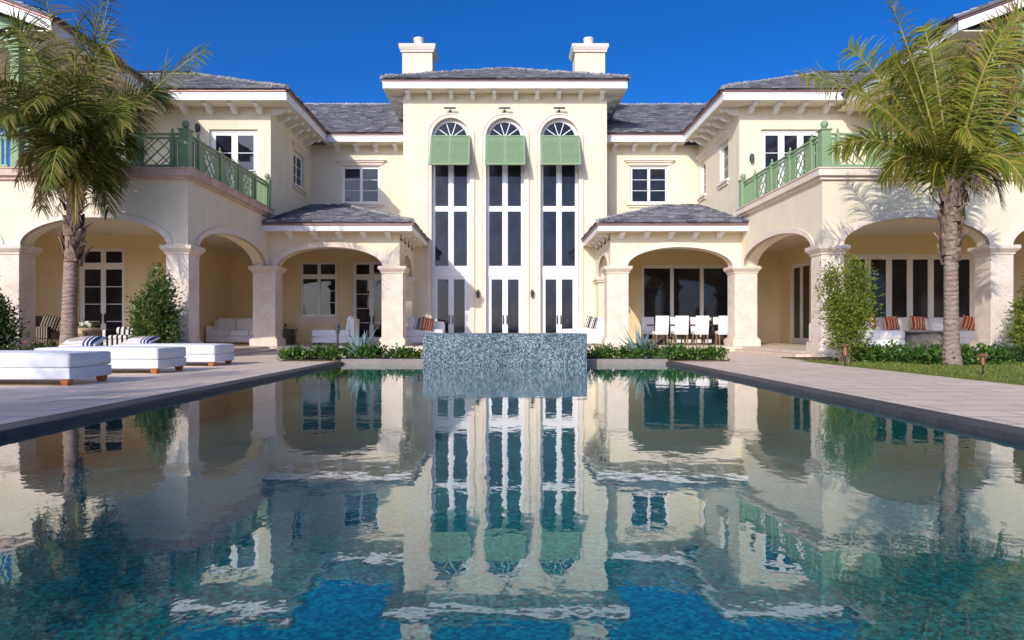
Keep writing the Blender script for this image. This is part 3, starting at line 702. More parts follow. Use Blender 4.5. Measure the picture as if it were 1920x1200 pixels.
# ---- wings
def pier(mb, x0, x1, y0, y1, cap=True):
    mb.box(x0, x1, y0, y1, .45, 2.80)
    mb.box(x0 - .09, x1 + .09, y0 - .09, y1 + .09, .02, .45); mb.box(x0 - .04, x1 + .04, y0 - .04, y1 + .04, .451, .50)
    mb.box(x0 - .03, x1 + .03, y0 - .03, y1 + .03, 2.78, 2.83)
    xa, xb, ya, yb = x0 - .03, x1 + .03, y0 - .03, y1 + .03; e = .09
    mb.hexa([(xa, ya, 2.831), (xb, ya, 2.831), (xb, yb, 2.831), (xa, yb, 2.831), (xa - e, ya - e, 2.93), (xb + e, ya - e, 2.93), (xb + e, yb + e, 2.93), (xa - e, yb + e, 2.93)])
    mb.box(xa - e, xb + e, ya - e, yb + e, 2.931, 3.03)
for s in (-1, 1):
    M = lambda x, y, z, s=s: (s * x, y, z)
    # lower storey front with two flat arches, side wall with one
    fops = [dict(u0=9.0, u1=12.9, zb=.0, zs=3.03, rise=.74), dict(u0=13.5, u1=17.4, zb=.0, zs=3.03, rise=.74)]
    T = fmir(s, YL)
    b = MB(T); wall(b, XL, 18.0, 3.03, 4.80, .5, fops)
    b.box(17.4, 18.0, 0, .5, .1, 3.03)
    b.T = side(s, XL); so_ps = [dict(u0=18.80, u1=24.18, zb=0, zs=3.03, rise=.70)]
    wall(b, 18.67, 24.85, 3.03, 4.80, .5, so_ps)
    b.build('lower_wing_wall', 'stucco', H)
    for o, TT in ((fops[0], T), (fops[1], T), (so_ps[0], side(s, XL))):
        b = MB(TT); archivolt(b, o, .17, -.03, .12); b.build('arch_moulding', 'keystone_trim', H)
    for (xa, xb, ya, yb) in ((8.40, 9.0, 18.12, 18.76), (12.9, 13.5, 18.12, 18.76), (8.13, 8.93, 24.16, 24.95), (3.62, 4.38, 24.20, 24.95)):
        b = MB(M); pier(b, xa, xb, ya, yb); b.build('pier', 'keystone', H, bevel=.012)
    # balcony slab, loggia ceiling, cornice
    b = MB(M); b.box(XL + .5, 18.0, YL + .5, YW, 4.20, 4.30); b.box(XL + .5, 12.0, YW, YB, 4.20, 4.30); b.build('loggia_ceiling', 'soffit', H)
    b = MB(M); b.box(XL + .02, 18.0, YL + .02, YW, 4.801, 5.0); b.build('balcony_floor', 'terrace_stone', H)
    b = MB(M)
    for (e, za, zb_) in ((.08, 4.77, 4.86), (.17, 4.861, ZB - .03), (.20, ZB - .029, ZB)):
        b.box(XL - e, 18.2, YL - e, YL + .3, za, zb_); b.box(XL - e, XL + .3, YL + .3, YW - .12, za, zb_)
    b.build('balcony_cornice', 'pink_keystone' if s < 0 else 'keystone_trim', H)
    # ground floor walls behind the loggia
    T2 = fmir(s, YW)
    if s < 0:
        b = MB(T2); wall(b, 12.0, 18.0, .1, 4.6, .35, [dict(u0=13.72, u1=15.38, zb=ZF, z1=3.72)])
        b.T = side(s, 12.0); b.box(YW + .35, YB, 0, .3, .1, 4.6); b.build('loggia_wall', 'shade_buff_stucco', H)
        glazed('french_door', T2, 13.72, 15.38, ZF, 3.72, 2, 4, d=.10, st=.085, bot=.22, top=.09, handles=True, transom=3.10)
    else:
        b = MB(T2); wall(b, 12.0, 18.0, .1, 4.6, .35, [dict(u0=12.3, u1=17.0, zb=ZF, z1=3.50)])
        b.T = side(s, 12.0); wall(b, YW + .35, YB, .1, 4.6, .3, [dict(u0=26.9, u1=28.75, zb=ZF, z1=3.50)]); b.build('loggia_wall', 'shade_buff_stucco', H)
        glazed('folding_doors', T2, 12.3, 17.0, ZF, 3.50, 6, 1, d=.08, fr=.08, st=.10, bot=.16, top=.10)
        glazed('french_door', side(s, 12.0), 26.9, 28.75, ZF, 3.50, 2, 1, d=.05, fr=.06, st=.12, bot=.2, top=.1)
    b = MB(M); b.box(18.0, 18.3, YL, YB, .1, 4.79); b.build('outer_side_wall', 'stucco', H)
    # upper storey
    du = dict(u0=8.92, u1=10.66, zb=4.7, z1=8.0) if s < 0 else dict(u0=9.24, u1=11.45, zb=4.7, z1=8.0)
    b = MB(T2); wall(b, XL, 17.3, 4.6, ZE + .03, .35, [du])
    if s < 0: sop = [dict(u0=27.25, u1=28.75, zb=6.62, z1=7.98)]
    else: sop = [dict(u0=25.85, u1=26.85, zb=6.50, z1=7.98), dict(u0=28.75, u1=29.55, zb=6.50, z1=7.98)]
    b.T = side(s, XL); wall(b, YW + .35, YB + .4, 4.6, ZE + .03, .35, sop); b.build('upper_wing_wall', 'stucco', H)
    glazed('balcony_door', T2, du['u0'], du['u1'], 5.05, 7.99, 2 if s < 0 else 3, 4, d=.10, fr=.07, st=.11, bot=.2, top=.11)
    for o in sop:
        glazed('casement_window', side(s, XL), o['u0'], o['u1'], o['zb'], o['z1'], 2 if s < 0 else 1, 3, d=.10, fr=.05, st=.055, bot=.06, top=.06)
        a_, c_ = o['u0'], o['u1']
        q = MB(side(s, XL)); q.box(a_ - .12, c_ + .12, -.05, -.001, 8.02, 8.12); q.box(a_ - .18, c_ + .18, -.10, -.001, 8.121, 8.19); q.box(a_ - .24, c_ + .24, -.15, -.001, 8.191, 8.25); q.build('window_hood', 'keystone_trim', H)
        q = MB(side(s, XL)); q.box(a_ - .14, c_ + .14, -.11, -.001, o['zb'] - .10, o['zb'] - .002); q.box(a_ - .06, c_ + .06, -.06, -.001, o['zb'] - .20, o['zb'] - .101); q.build('window_sill', 'keystone_trim', H)
    # wing roof
    fa, gu, sof, rf, cp = MB(), MB(), MB(), MB(), MB(M)
    ov = .80; xe = XL - ov; ye = YW - ov
    eave(T2, xe - .03, 17.6, ZE, (fa, gu), over=ov)
    eave(side(s, XL), ye, 29.0, ZE, (fa, gu), over=ov)
    sof.T = M; sof.box(xe, 17.6, ye, YW, ZE + .002, ZE + .03); sof.box(xe, XL, YW, 29.1, ZE + .002, ZE + .03)
    xr, yr = xe - .07, ye - .12; t = 6.0; zr = ZE + .37; ap = (xr + t, yr + t, zr + .45 * t)
    def mm(p): return (s * p[0], p[1], p[2])
    roof_plane(rf, [mm(p) for p in ((xr, yr, zr), (17.6, yr, zr), (17.6, ap[1], ap[2]), ap)])
    roof_plane(rf, [mm(p) for p in ((xr, yr, zr), (xr, 36, zr), (ap[0], 36, ap[2]), ap)])
    roof_plane(rf, [mm(p) for p in ((17.6, 36, zr), (ap[0], 36, zr), (ap[0], ap[1], ap[2]), (17.6, ap[1], ap[2]))])
    o = rf.build('wing_roof', 'shingle', H, fix=False)
    caps(cp, (xr, yr, zr), ap); caps(cp, ap, (17.5, ap[1], ap[2])); cp.build('hip_cap', 'ridge_tile', o)
    fa.build('fascia', 'white_paint', o); gu.build('gutter', 'copper_gutter', o); sof.build('soffit', 'soffit', o)
    for i in range(5): corbel(T2, 8.80 + i * .89, ZE, .66)
    for i in range(6): corbel(side(s, XL), 24.75 + i * .80, ZE, .66)
    # balcony railing: newels, posts, fretwork panels
    def post(x, y, w_, zt, ball):
        b = MB(M); b.box(x - w_ / 2, x + w_ / 2, y - w_ / 2, y + w_ / 2, ZB, zt)
        if ball:
            b.box(x - w_ / 2 - .03, x + w_ / 2 + .03, y - w_ / 2 - .03, y + w_ / 2 + .03, zt, zt + .035)
            b.lathe([(.05, 0), (.03, .03), (.06, .055), (.092, .11), (.10, .15), (.088, .20), (.05, .24), (.01, .25)], (x, y, zt + .03), 14)
        else:
            b.lathe([(.03, 0), (.018, .02), (.036, .05), (.03, .085), (.008, .12)], (x, y, zt), 8)
        b.build('newel_post' if ball else 'rail_post', 'green_paint', H)
    def panel(T, a, c_, style):
        b = MB(T); z0, z1 = ZB + .07, 6.04
        b.box(a, c_, -.045, .045, z1 - .045, z1); b.box(a, c_, -.03, .03, z1 - .15, z1 - .10); b.box(a, c_, -.03, .03, z0, z0 + .06)
        za, zb_ = z0 + .06, z1 - .15
        if style == 'picket':
            n = max(2, int((c_ - a) / .12))
            for i in range(n):
                x = a + (c_ - a) * (i + .5) / n; b.box(x - .025, x + .025, -.015, .015, za, zb_)
        else:
            pl = (c_ - a) * .22 if style == 'plank' else .0
            if pl:
                for (p0, p1) in ((a + .01, a + pl), (c_ - pl, c_ - .01)): b.box(p0, p1, -.014, .014, za, zb_)
            f0, f1 = a + pl, c_ - pl
            b.box(f0, f0 + .03, -.018, .018, za, zb_); b.box(f1 - .03, f1, -.018, .018, za, zb_)
            f0 += .03; f1 -= .03; W_ = f1 - f0; Hh = zb_ - za
            def bar(p0, p1, w_=.014):
                p0 = Vector(p0); p1 = Vector(p1); dd_ = (p1 - p0).normalized(); nn = Vector((-dd_.y, dd_.x)) * w_
                b.prism([tuple(p0 - nn), tuple(p1 - nn), tuple(p1 + nn), tuple(p0 + nn)], lambda p, q, r: (p, r, q), -.013, .013)
            bar((f0, zb_), (f1, za), .018)
            # chevron fret on both sides of the diagonal
            for kq in (.25, .5, .75):
                px, pz = f0 + W_ * kq, zb_ - Hh * kq
                bar((px, pz), (min(f1, px + W_ * (1 - kq)), min(zb_, pz + Hh * (1 - kq) * (W_ * (1 - kq)) / (W_ * (1 - kq)))) if kq > .45 else (px + W_ * kq, pz + Hh * kq))
                bar((px, pz), (px - W_ * (1 - kq) if kq > .45 else f0, pz - Hh * (1 - kq) if kq > .45 else pz - Hh * kq))
            for kq in (.2, .4):
                bar((f0, zb_ - Hh * (kq + .25)), (f0 + W_ * (.75 - kq), za), .011); bar((f0 + W_ * (kq + .25), zb_), (f1, za + Hh * (kq + .25)), .011)
        b.build('rail_panel', 'green_paint', H)
    xs = XL + .06; ys = YL + .10
    ypos = [ys, 18.92, 20.36, 21.75, 23.2, 24.36]
    post(xs + .04, ys, .25, 6.10, True); post(xs, 24.40, .22, 6.08, True)
    for y in ypos[1:-1]: post(xs, y, .10, 6.10, False)
    TS = side(s, xs)
    for i in range(5): panel(TS, ypos[i] + (.13 if i == 0 else .05), ypos[i + 1] - (.11 if i == 4 else .05), 'picket' if i in (0, 4) else 'plank')
    TFp = fmir(s, ys); xp = [xs + .17, 8.90, 9.75, 10.75, 11.85, 12.75]
    for x in xp[1:]: post(x, ys, .10, 6.06, False)
    for i in range(5): panel(TFp, xp[i] + .02, xp[i + 1] - .05, ('picket', 'fret', 'plank', 'fret', 'plank')[i])
    for i in range(5): panel(TFp, 13.3 + i * .95, 14.2 + i * .95, 'picket')
    # covered balcony on green posts with a gable roof
    gx, gy = 11.86, 17.85; rx = 16.6; pz = .37; zg = 8.95
    for (x, y, w_) in ((13.15, 18.40, .22), (13.15, 19.22, .17), (13.15, 21.6, .2), (13.15, 24.3, .2), (13.95, 18.40, .17), (17.2, 18.4, .22)):
        b = MB(M); b.box(x - w_ / 2, x + w_ / 2, y - w_ / 2, y + w_ / 2, ZB, 8.95 if y < 19 else 8.55); b.box(x - w_ / 2 - .03, x + w_ / 2 + .03, y - w_ / 2 - .03, y + w_ / 2 + .03, 7.2, 7.28)
        b.box(x - w_ / 2 - .03, x + w_ / 2 + .03, y - w_ / 2 - .03, y + w_ / 2 + .03, 8.25, 8.33)
        b.build('balcony_post', 'pale_green_paint', H)
    b = MB(M); b.prism([(11.96, 8.645), (13.2, 8.645), (13.2, 8.96), (17.6, 8.96), (17.6, 9.95), (16.6, 10.32)], lambda p, q, r: (p, r, q), 18.34, 18.44)
    b.box(13.26, 17.3, 18.36, 18.44, 8.36, 8.44); b.box(13.26, 17.3, 18.36, 18.44, 8.88, 8.96)
    b.box(13.10, 13.20, 18.5, 24.5, 8.36, 8.61); b.box(13.12, 13.18, 18.5, 24.5, 7.75, 7.83)
    for i in range(7):
        xa = 13.3 + i * .57
        if abs(xa - 13.95) < .05: continue
        for (p0, p1) in (((xa, 8.44), (xa + .55, 8.88)), ((xa, 8.88), (xa + .55, 8.44))):
            p0 = Vector(p0); p1 = Vector(p1); dd_ = (p1 - p0).normalized(); nn = Vector((-dd_.y, dd_.x)) * .016; off = 0 if p0.y < 8.5 else .022
            b.prism([tuple(p0 - nn), tuple(p1 - nn), tuple(p1 + nn), tuple(p0 + nn)], lambda p, q, r: (p, r, q), 18.38 + off, 18.40 + off)
    b.build('balcony_beam', 'pale_green_paint', H)
    fa, gu, sof, rf = MB(M), MB(M), MB(M), MB()
    fa.prism([(gx, 8.60), (rx, 8.60 + pz * (rx - gx)), (rx, 8.86 + pz * (rx - gx)), (gx, 8.86)], lambda p, q, r: (p, r, q), gy, gy + .05)
    fa.box(gx, gx + .05, gy + .02, 23.7, 8.60, 8.86)
    gu.prism([(gx - .05, 8.861), (rx, 8.88 + pz * (rx - gx)), (rx, 8.98 + pz * (rx - gx)), (gx - .05, 8.96)], lambda p, q, r: (p, r, q), gy - .04, gy + .03)
    gu.box(gx - .09, gx - .002, gy + .03, 23.7, 8.861, 8.96)
    sof.box(gx + .05, 13.1, gy + .05, 24.5, 8.61, 8.64); sof.box(13.1, 18, 18.5, 24.5, 8.64, 8.68)
    roof_plane(rf, [mm(p) for p in ((gx - .12, gy - .08, zg), (gx - .12, 27.5, zg), (rx, 27.5, zg + pz * (rx - gx + .12)), (rx, gy - .08, zg + pz * (rx - gx + .12)))])
    roof_plane(rf, [mm(p) for p in ((20.5, gy - .08, zg + .3), (20.5, 27.5, zg + .3), (rx, 27.5, zg + pz * (rx - gx + .12)), (rx, gy - .08, zg + pz * (rx - gx + .12)))])
    o = rf.build('balcony_roof', 'shingle', H, fix=False)
    fa.build('fascia', 'white_paint', o); gu.build('gutter', 'copper_gutter', o); sof.build('soffit', 'soffit', o)
    for y in (18.6, 19.8, 21.0, 22.2, 23.4):
        b = MB(M); b.prism([(13.09, 8.60), (12.35, 8.60), (12.35, 8.53), (12.75, 8.44), (13.0, 8.28), (13.09, 8.28)], lambda p, q, r: (p, r, q), y - .09, y + .09); b.build('corbel', 'white_paint', H)
    # porch
    T3 = fmir(s, YP); pops = [dict(u0=4.38, u1=8.13, zb=0, zs=3.03, rise=.70)]
    b = MB(T3); wall(b, 3.77, XL, 3.03, 4.40, .45, pops)
    TI = (lambda s: (lambda u, d, z: (s * (3.77 + d), u, z)))(s)
    b.T = TI; iop = [dict(u0=24.95, u1=27.60, zb=0, zs=2.90, rise=.72)]
    wall(b, 24.85, 28.50, 2.90, 4.40, .45, iop); b.box(27.60, 28.50, 0, .45, .1, 2.90)
    b.build('porch_wall', 'stucco', H)
    b = MB(T3); archivolt(b, pops[0], .20, -.03, .12); b.build('arch_moulding', 'keystone_trim', H); b = MB(TI); archivolt(b, iop[0], .17, -.03, .12); b.build('arch_moulding', 'keystone_trim', H)
    b = MB(TI); b.box(27.50, 28.48, -.07, .52, 2.70, 2.78); b.box(27.44, 28.48, -.12, .56, 2.781, 2.90); b.build('impost', 'keystone_trim', H)
    b = MB(M); b.box(4.22, XL + .5, 24.85, YB, 4.20, 4.28); b.build('porch_ceiling', 'soffit', H)
    fa, gu, sof, rf, cp = MB(), MB(), MB(), MB(), MB(M)
    zp = 4.22; po = .60; px = 3.77 - .50
    mbq = (fa, gu)
    fa.T = gu.T = T3
    fa.box(px, XL, -po - .03, -po, zp, zp + .20); gu.box(px - .03, XL, -po - .09, -po - .031, zp + .201, zp + .30)
    fa.T = gu.T = TI
    fa.box(YP - po - .03, 28.49, -.50 - .03, -.50, zp, zp + .20); gu.box(YP - po - .09, 28.49, -.50 - .07, -.531, zp + .201, zp + .30)
    sof.T = M; sof.box(px, XL, YP - po, YP, zp + .03, zp + .06); sof.box(px, 3.77, YP, 28.49, zp + .03, zp + .06)
    zq = zp + .31; xq, yq = px - .04, YP - po - .10; zk = 6.22; xk = 7.1
    roof_plane(rf, [mm(p) for p in ((xq, yq, zq), (XL, yq, zq), (XL, YB, zk), (xk, YB, zk))])
    roof_plane(rf, [mm(p) for p in ((xq, yq, zq), (xq, 28.49, zq), (xq + (xk - xq) * .30, 28.49, zq + (zk - zq) * .30), (xq + (xk - xq) * .76, 28.49, zq + (zk - zq) * .76), )])
    o = rf.build('porch_roof', 'shingle', H, fix=False)
    caps(cp, (xq, yq, zq), (xk, YB, zk)); cp.build('hip_cap', 'ridge_tile', o)
    fa.build('fascia', 'white_paint', o); gu.build('gutter', 'copper_gutter', o); sof.build('soffit', 'soffit', o)
    for i in range(5): corbel(T3, 4.15 + i * .87, zp + .03, .46)
    for i in range(4): corbel(TI, 24.7 + i * .95, zp + .03, .40)

# ------------------------------------------------------------------ plants
def bez(p0, p1, p2, t): return p0 * (1 - t) ** 2 + p1 * 2 * t * (1 - t) + p2 * t * t
def frond(name, mat, root, p0, p1, p2, leaf=0.8, twist=0.0, dry=0.0, n=66, droop=.9, wind=Vector((.16, 0, -.02)), parent=None):
    b = MB(); p0, p1, p2 = Vector(p0), Vector(p1), Vector(p2)
    pts = [bez(p0, p1, p2, i / 14) for i in range(15)]
    b.tube(pts, [.030 * (1 - i / 14) ** .7 + .005 for i in range(15)], 5, 1, .6)
    hz = Vector((p2.x - p0.x, p2.y - p0.y, 0)); hz = hz.normalized() if hz.length > .05 else Vector((1, 0, 0))
    for i in range(n):
        t = .13 + .87 * (i + random.random() * .6) / n; t = min(t, .995)
        p = bez(p0, p1, p2, t); T_ = (bez(p0, p1, p2, min(1, t + .02)) - bez(p0, p1, p2, t - .02)).normalized()
        sd = hz.cross(Vector((0, 0, 1))); sd = (sd - T_ * sd.dot(T_)).normalized(); nn = sd.cross(T_)
        tw = twist + random.uniform(-.12, .12)
        sd, nn = sd * math.cos(tw) + nn * math.sin(tw), nn * math.cos(tw) - sd * math.sin(tw)
        ln = leaf * (.45 + .75 * math.sin(math.pi * min(1, .18 + t * .80)) ** .8) * random.uniform(.82, 1.12) * (1.0 if t < .85 else 1.0 - 1.6 * (t - .85))
        al = R(64 - 24 * t + random.uniform(-8, 8))
        for sg in (-1, 1):
            if random.random() < .05 + .25 * dry: continue
            d = (T_ * math.cos(al) + sd * sg * math.sin(al) + nn * random.uniform(.0, .28)).normalized()
            q = p.copy(); w0 = random.uniform(.011, .018) * (1.2 if mat == 'palm_leaf_gold' else 1.1); side_ = d.cross(nn); side_ = side_.normalized()
            dryl = min(1, max(0, random.gauss(.34 + .5 * dry + .12 * t, .2))); prev = None
            segs = 4; g = droop * random.uniform(.6, 1.3)
            for k_ in range(segs + 1):
                f = k_ / segs; ww = w0 * (1 - f) ** .6 + .003 if k_ else w0 * .6
                row = (b.P(*(q - side_ * ww)), b.P(*(q + side_ * ww)))
                if prev: b.F((prev[0], prev[1], row[1], row[0]), 0, min(1, dryl + (.30 * dry + .10) * (f > .7)))
                prev = row
                d = (d + Vector((0, 0, -1)) * g * .30 + wind * .5).normalized(); q = q + d * ln / segs
    return b.build(name, [mat, 'palm_petiole'], parent or root, fix=False)
def palm(loc, base_h, trunk_r, lean, fr, sc, mat, label, leaf, seed, dry=.1):
    random.seed(seed)
    root = empty('palm_tree', loc, label, 'palm tree', track=False)
    b = MB(); n = 34; pts = []
    prof = []
    for i in range(n + 1):
        f = i / n; z = base_h * f
        r = trunk_r * (1 + .50 * math.exp(-f * 9)) * (1 - .12 * f) * random.uniform(.975, 1.025)
        pts.append((lean[0] * f ** 1.5, lean[1] * f, z)); prof.append(r)
    b.tube(pts, prof, 16); b.build('trunk', 'palm_bark', root, smooth=True)
    top = Vector(pts[-1])
    # old leaf boots and fibre around the crown shaft
    for j in range(26):
        b = MB(); a = j * 2.4 + random.random(); z = -1.25 + 1.6 * (j / 26); r0 = trunk_r * .92; up = random.uniform(.25, .5)
        c = Vector((math.cos(a), math.sin(a), 0)); sd = Vector((-c.y, c.x, 0)); out = random.uniform(.05, .22)
        w_ = random.uniform(.08, .15)
        P_ = [top + c * r0 + Vector((0, 0, z)), top + c * (r0 + .05) + Vector((0, 0, z + up * .5)), top + c * (r0 + out) + Vector((0, 0, z + up))]
        A = [b.P(*(p - sd * w_ * k_)) for p, k_ in zip(P_, (1, .8, .25))]; B_ = [b.P(*(p + c * .035)) for p in P_]; C_ = [b.P(*(p + sd * w_ * k_)) for p, k_ in zip(P_, (1, .8, .25))]
        for k_ in range(2):
            b.F((A[k_], B_[k_], B_[k_ + 1], A[k_ + 1])); b.F((B_[k_], C_[k_], C_[k_ + 1], B_[k_ + 1]))
        b.build('leaf_boot', 'palm_fibre', root, fix=False)
    for (x1, z1, x2, z2, d2) in fr:
        if mat == 'palm_leaf' and z2 < 135: x1 *= .72; x2 *= .62; z2 += 22
        p0 = top + Vector((random.uniform(-.06, .06), random.uniform(-.06, .06), .1)); 
        p1 = top + Vector((x1 / sc, d2 * .45, z1 / sc)); p2 = top + Vector((x2 / sc, d2, z2 / sc))
        dr = dry + (.55 if random.random() < (.30 if z2 < 60 else .10) else 0)
        frond('frond', mat, root, p0, p1, p2, leaf * random.uniform(.85, 1.1) * (.8 if z2 < 140 else 1), random.choice((-1, 1)) * random.uniform(1.05, 1.5) if abs(d2) < 1.2 else random.uniform(-.4, .4), dr, parent=root)
    for j in range(7):      # dry flower stalks
        b = MB(); a = random.random() * 6.28; c = Vector((math.cos(a), math.sin(a), 0)); l = random.uniform(.5, 1.0)
        q = top + Vector((0, 0, .1)); m_ = q + c * l * .6 + Vector((0, 0, l * .9)); e = q + c * l * 1.1 + Vector((0, 0, l * .35))
        b.tube([bez(q, m_, e, i / 6) for i in range(7)], .012, 4, 0)
        for _ in range(14):
            s_ = bez(q, m_, e, random.uniform(.6, 1)); b.tube([s_, s_ + Vector((random.uniform(-.15, .15), random.uniform(-.15, .15), random.uniform(-.4, -.1)))], .006, 3, 0)
        b.build('flower_stalk', 'palm_fibre', root, fix=False)
    return root
FL = [(-5, 230, -45, 440, -.3), (20, 250, 45, 430, .5), (30, 240, 80, 372, -.6), (62, 400, 128, 250, -1.1), (90, 225, 238, 320, .3), (-45, 200, -122, 368, .2),
      (-95, 270, -160, 130, -.6), (60, 250, 128, 150, -.7), (45, 190, 80, 40, -1.0), (-50, 210, -70, 20, -1.1), (25, 210, 50, 0, -1.5), 
            (75, 230, 120, 120, .8), (-60, 190, -80, 10, .5), (60, 290, 140, 245, 1.0), (5, 300, 22, 330, 1.2), (40, 190, 70, -10, .5), (-20, 180, -40, -20, -.9),
      (-60, 260, -135, 220, -1.0), (35, 250, 85, 120, -1.5), (-40, 240, -70, 110, -1.6), (15, 260, 20, 160, -1.8), (50, 210, 75, 50, 1.0), (-25, 260, -85, 300, .9), (60, 200, 95, 70, -.5), 
            (-50, 190, -60, -20, -.4), (25, 160, 45, -45, -.5), (50, 240, 105, 90, -1.0), (-70, 230, -110, 60, .8), (45, 270, 125, 200, -.2), (-30, 300, -75, 330, -.7), (20, 310, 60, 330, -1.0), (-15, 260, -50, 190, -2.0), (35, 260, 70, 210, -1.9), (-35, 150, -45, -40, .5)]
palm((-10.55, 16.5, .06), 3.5, .172, (.12, 0), FL, 77.6, 'palm_leaf', 'coconut palm with shaggy dark green fronds hiding the left balcony rail', .85, 11, .08)
FR = [(-45, 190, -130, 375, -.3), (-110, 215, -300, 228, -.5), (2, 190, -8, 350, .3), (35, 190, 140, 385, -.2), (75, 230, 140, 120, .2), (-70, 210, -172, 312, .4),
      (-80, 150, -150, 40, -.4), (-50, 140, -80, 0, -.8), (55, 160, 95, 20, -.7), (-20, 190, -45, 80, -1.4), (65, 230, 95, 270, .6),
      (-45, 250, -65, 305, .9), (90, 160, 135, 10, .6), (-100, 180, -185, 120, .7), (15, 230, 50, 310, -.9), (45, 170, 75, -10, .9), (-60, 180, -120, 110, -.9), (85, 190, 150, 210, -.4), (100, 170, 170, 60, .1),
      (-20, 260, -45, 340, .1), (50, 250, 100, 345, -.5), (20, 270, 55, 300, .5), (-70, 230, -120, 270, -.2), (80, 240, 170, 300, .4)]
palm((9.12, 13.95, .06), 3.25, .138, (-.02, 0), FR, 91.4, 'palm_leaf_gold', 'coconut palm with golden green open fronds on the lawn at the right', .70, 23, .12)
random.seed(31)
FS = [(-80, 200, -240, 120, .5), (80, 220, 240, 140, -.4), (10, 260, 40, 380, .4), (40, 200, 120, 20, 2.2), (-60, 240, -120, 260, 1.5), (60, 250, 140, 280, -1.6), (-40, 200, -90, 40, -2.2), (-100, 180, -190, -10, 1.2), (100, 170, 200, 0, 1.4), (20, 230, 30, 100, -2.6)]
pp = palm((-10.6, -3.6, .06), 4.3, .17, (.3, 0), FS, 77.6, 'palm_leaf', 'coconut palm left of the deck behind the camera, throwing streaked shade on the paving', .85, 5, .1)
p2 = copy_tree(pp, label='coconut palm farthest behind the camera, shading the near left corner of the pool'); p2.location = (-7.5, -7.8, .06); p2.rotation_euler = (0, 0, 1.9)
p3 = copy_tree(pp, label='coconut palm between the other two behind the camera, shading the left coping'); p3.location = (-8.7, -6.2, .06); p3.rotation_euler = (0, 0, 3.6)

def leafcloud(mb, lobes, n, size, elong=2.2, clump=9, spread=.09, up=.3, shell=.45):
    tot = sum(l[1][0] * l[1][1] * l[1][2] for l in lobes)
    for c, rad in lobes:
        k_ = int(n * rad[0] * rad[1] * rad[2] / tot / clump) + 1
        for _ in range(k_):
            v = Vector((random.gauss(0, 1), random.gauss(0, 1), random.gauss(0, 1))).normalized() * (shell + (1 - shell) * random.random()) * random.uniform(.82, 1.10)
            tw = Vector(c) + Vector((v.x * rad[0], v.y * rad[1], v.z * rad[2])); base_t = random.gauss(.45, .22)
            for _ in range(clump):
                p = tw + Vector((random.gauss(0, spread), random.gauss(0, spread), random.gauss(0, spread)))
                d = (v * .7 + Vector((random.gauss(0, .6), random.gauss(0, .6), random.gauss(up, .5)))).normalized()
                s_ = d.cross(Vector((random.gauss(0, 1), random.gauss(0, 1), random.gauss(0, 1)))).normalized(); l = size * random.uniform(.7, 1.25); w_ = l / elong / 2
                nn = d.cross(s_) * w_ * .35
                q = [mb.P(*p), mb.P(*(p + d * l * .45 + s_ * w_ + nn)), mb.P(*(p + d * l)), mb.P(*(p + d * l * .45 - s_ * w_ + nn))]
                mb.F(q, 0, min(1, max(0, base_t + random.gauss(0, .15))))
def shrub(loc, lobes, n, size, elong, mat, label, stems, h, spread=.09, clump=9):
    root = empty('garden_shrub', loc, label, 'shrub', track=False)
    b = MB()
    for _ in range(stems):
        a = random.random() * 6.28; r = random.uniform(.02, .16); e = random.uniform(.1, .34)
        b.tube([(r * math.cos(a), r * math.sin(a), 0), (r * 1.4 * math.cos(a), r * 1.4 * math.sin(a), h * .3), (e * math.cos(a + .3), e * math.sin(a + .3), h * random.uniform(.6, .85))], [.018, .014, .006], 5)
    b.build('stems', 'stem_bark', root)
    b = MB(); leafcloud(b, lobes, n, size, elong, clump, spread); b.build('foliage', mat, root, fix=False); return root
shrub((-8.75, 17.15, .07), [((0, 0, .55), (.58, .5, .55)), ((-.05, 0, 1.0), (.52, .45, .5)), ((.12, 0, 1.5), (.34, .34, .5)), ((.05, 0, 2.0), (.17, .17, .38)), ((-.38, 0, 1.25), (.22, .22, .32))], 8000, .105, 2.4, 'shrub_leaf', 'leafy cone shaped green shrub against the left corner pier', 6, 1.8)
shrub((-12.75, 16.9, .07), [((0, 0, .6), (.62, .5, .6)), ((-.1, 0, 1.15), (.5, .45, .5)), ((-.25, 0, 1.75), (.32, .34, .55)), ((-.35, 0, 2.15), (.16, .16, .3))], 7500, .11, 2.3, 'dark_shrub_leaf', 'dense dark green shrub at the far left edge before the pier', 6, 1.8)
shrub((7.42, 14.85, .06), [((0, 0, .62), (.36, .34, .42)), ((.06, 0, 1.05), (.50, .42, .42)), ((-.28, 0, 1.55), (.25, .25, .5)), ((.28, 0, 1.62), (.26, .26, .5)), ((.10, 0, 2.0), (.16, .16, .32)), ((-.34, 0, 1.95), (.13, .13, .22))], 11000, .085, 3.4, 'light_shrub_leaf', 'airy yellow green two topped shrub beside the paving on the right', 7, 1.9)
shrub((12.35, 16.0, .06), [((0, 0, .6), (.5, .45, .5)), ((.1, 0, 1.15), (.5, .45, .5)), ((.22, 0, 1.7), (.32, .3, .5)), ((.2, 0, 2.05), (.15, .15, .28))], 8500, .09, 3.2, 'light_shrub_leaf', 'green shrub cut by the right edge beside the outer pier', 7, 1.8)

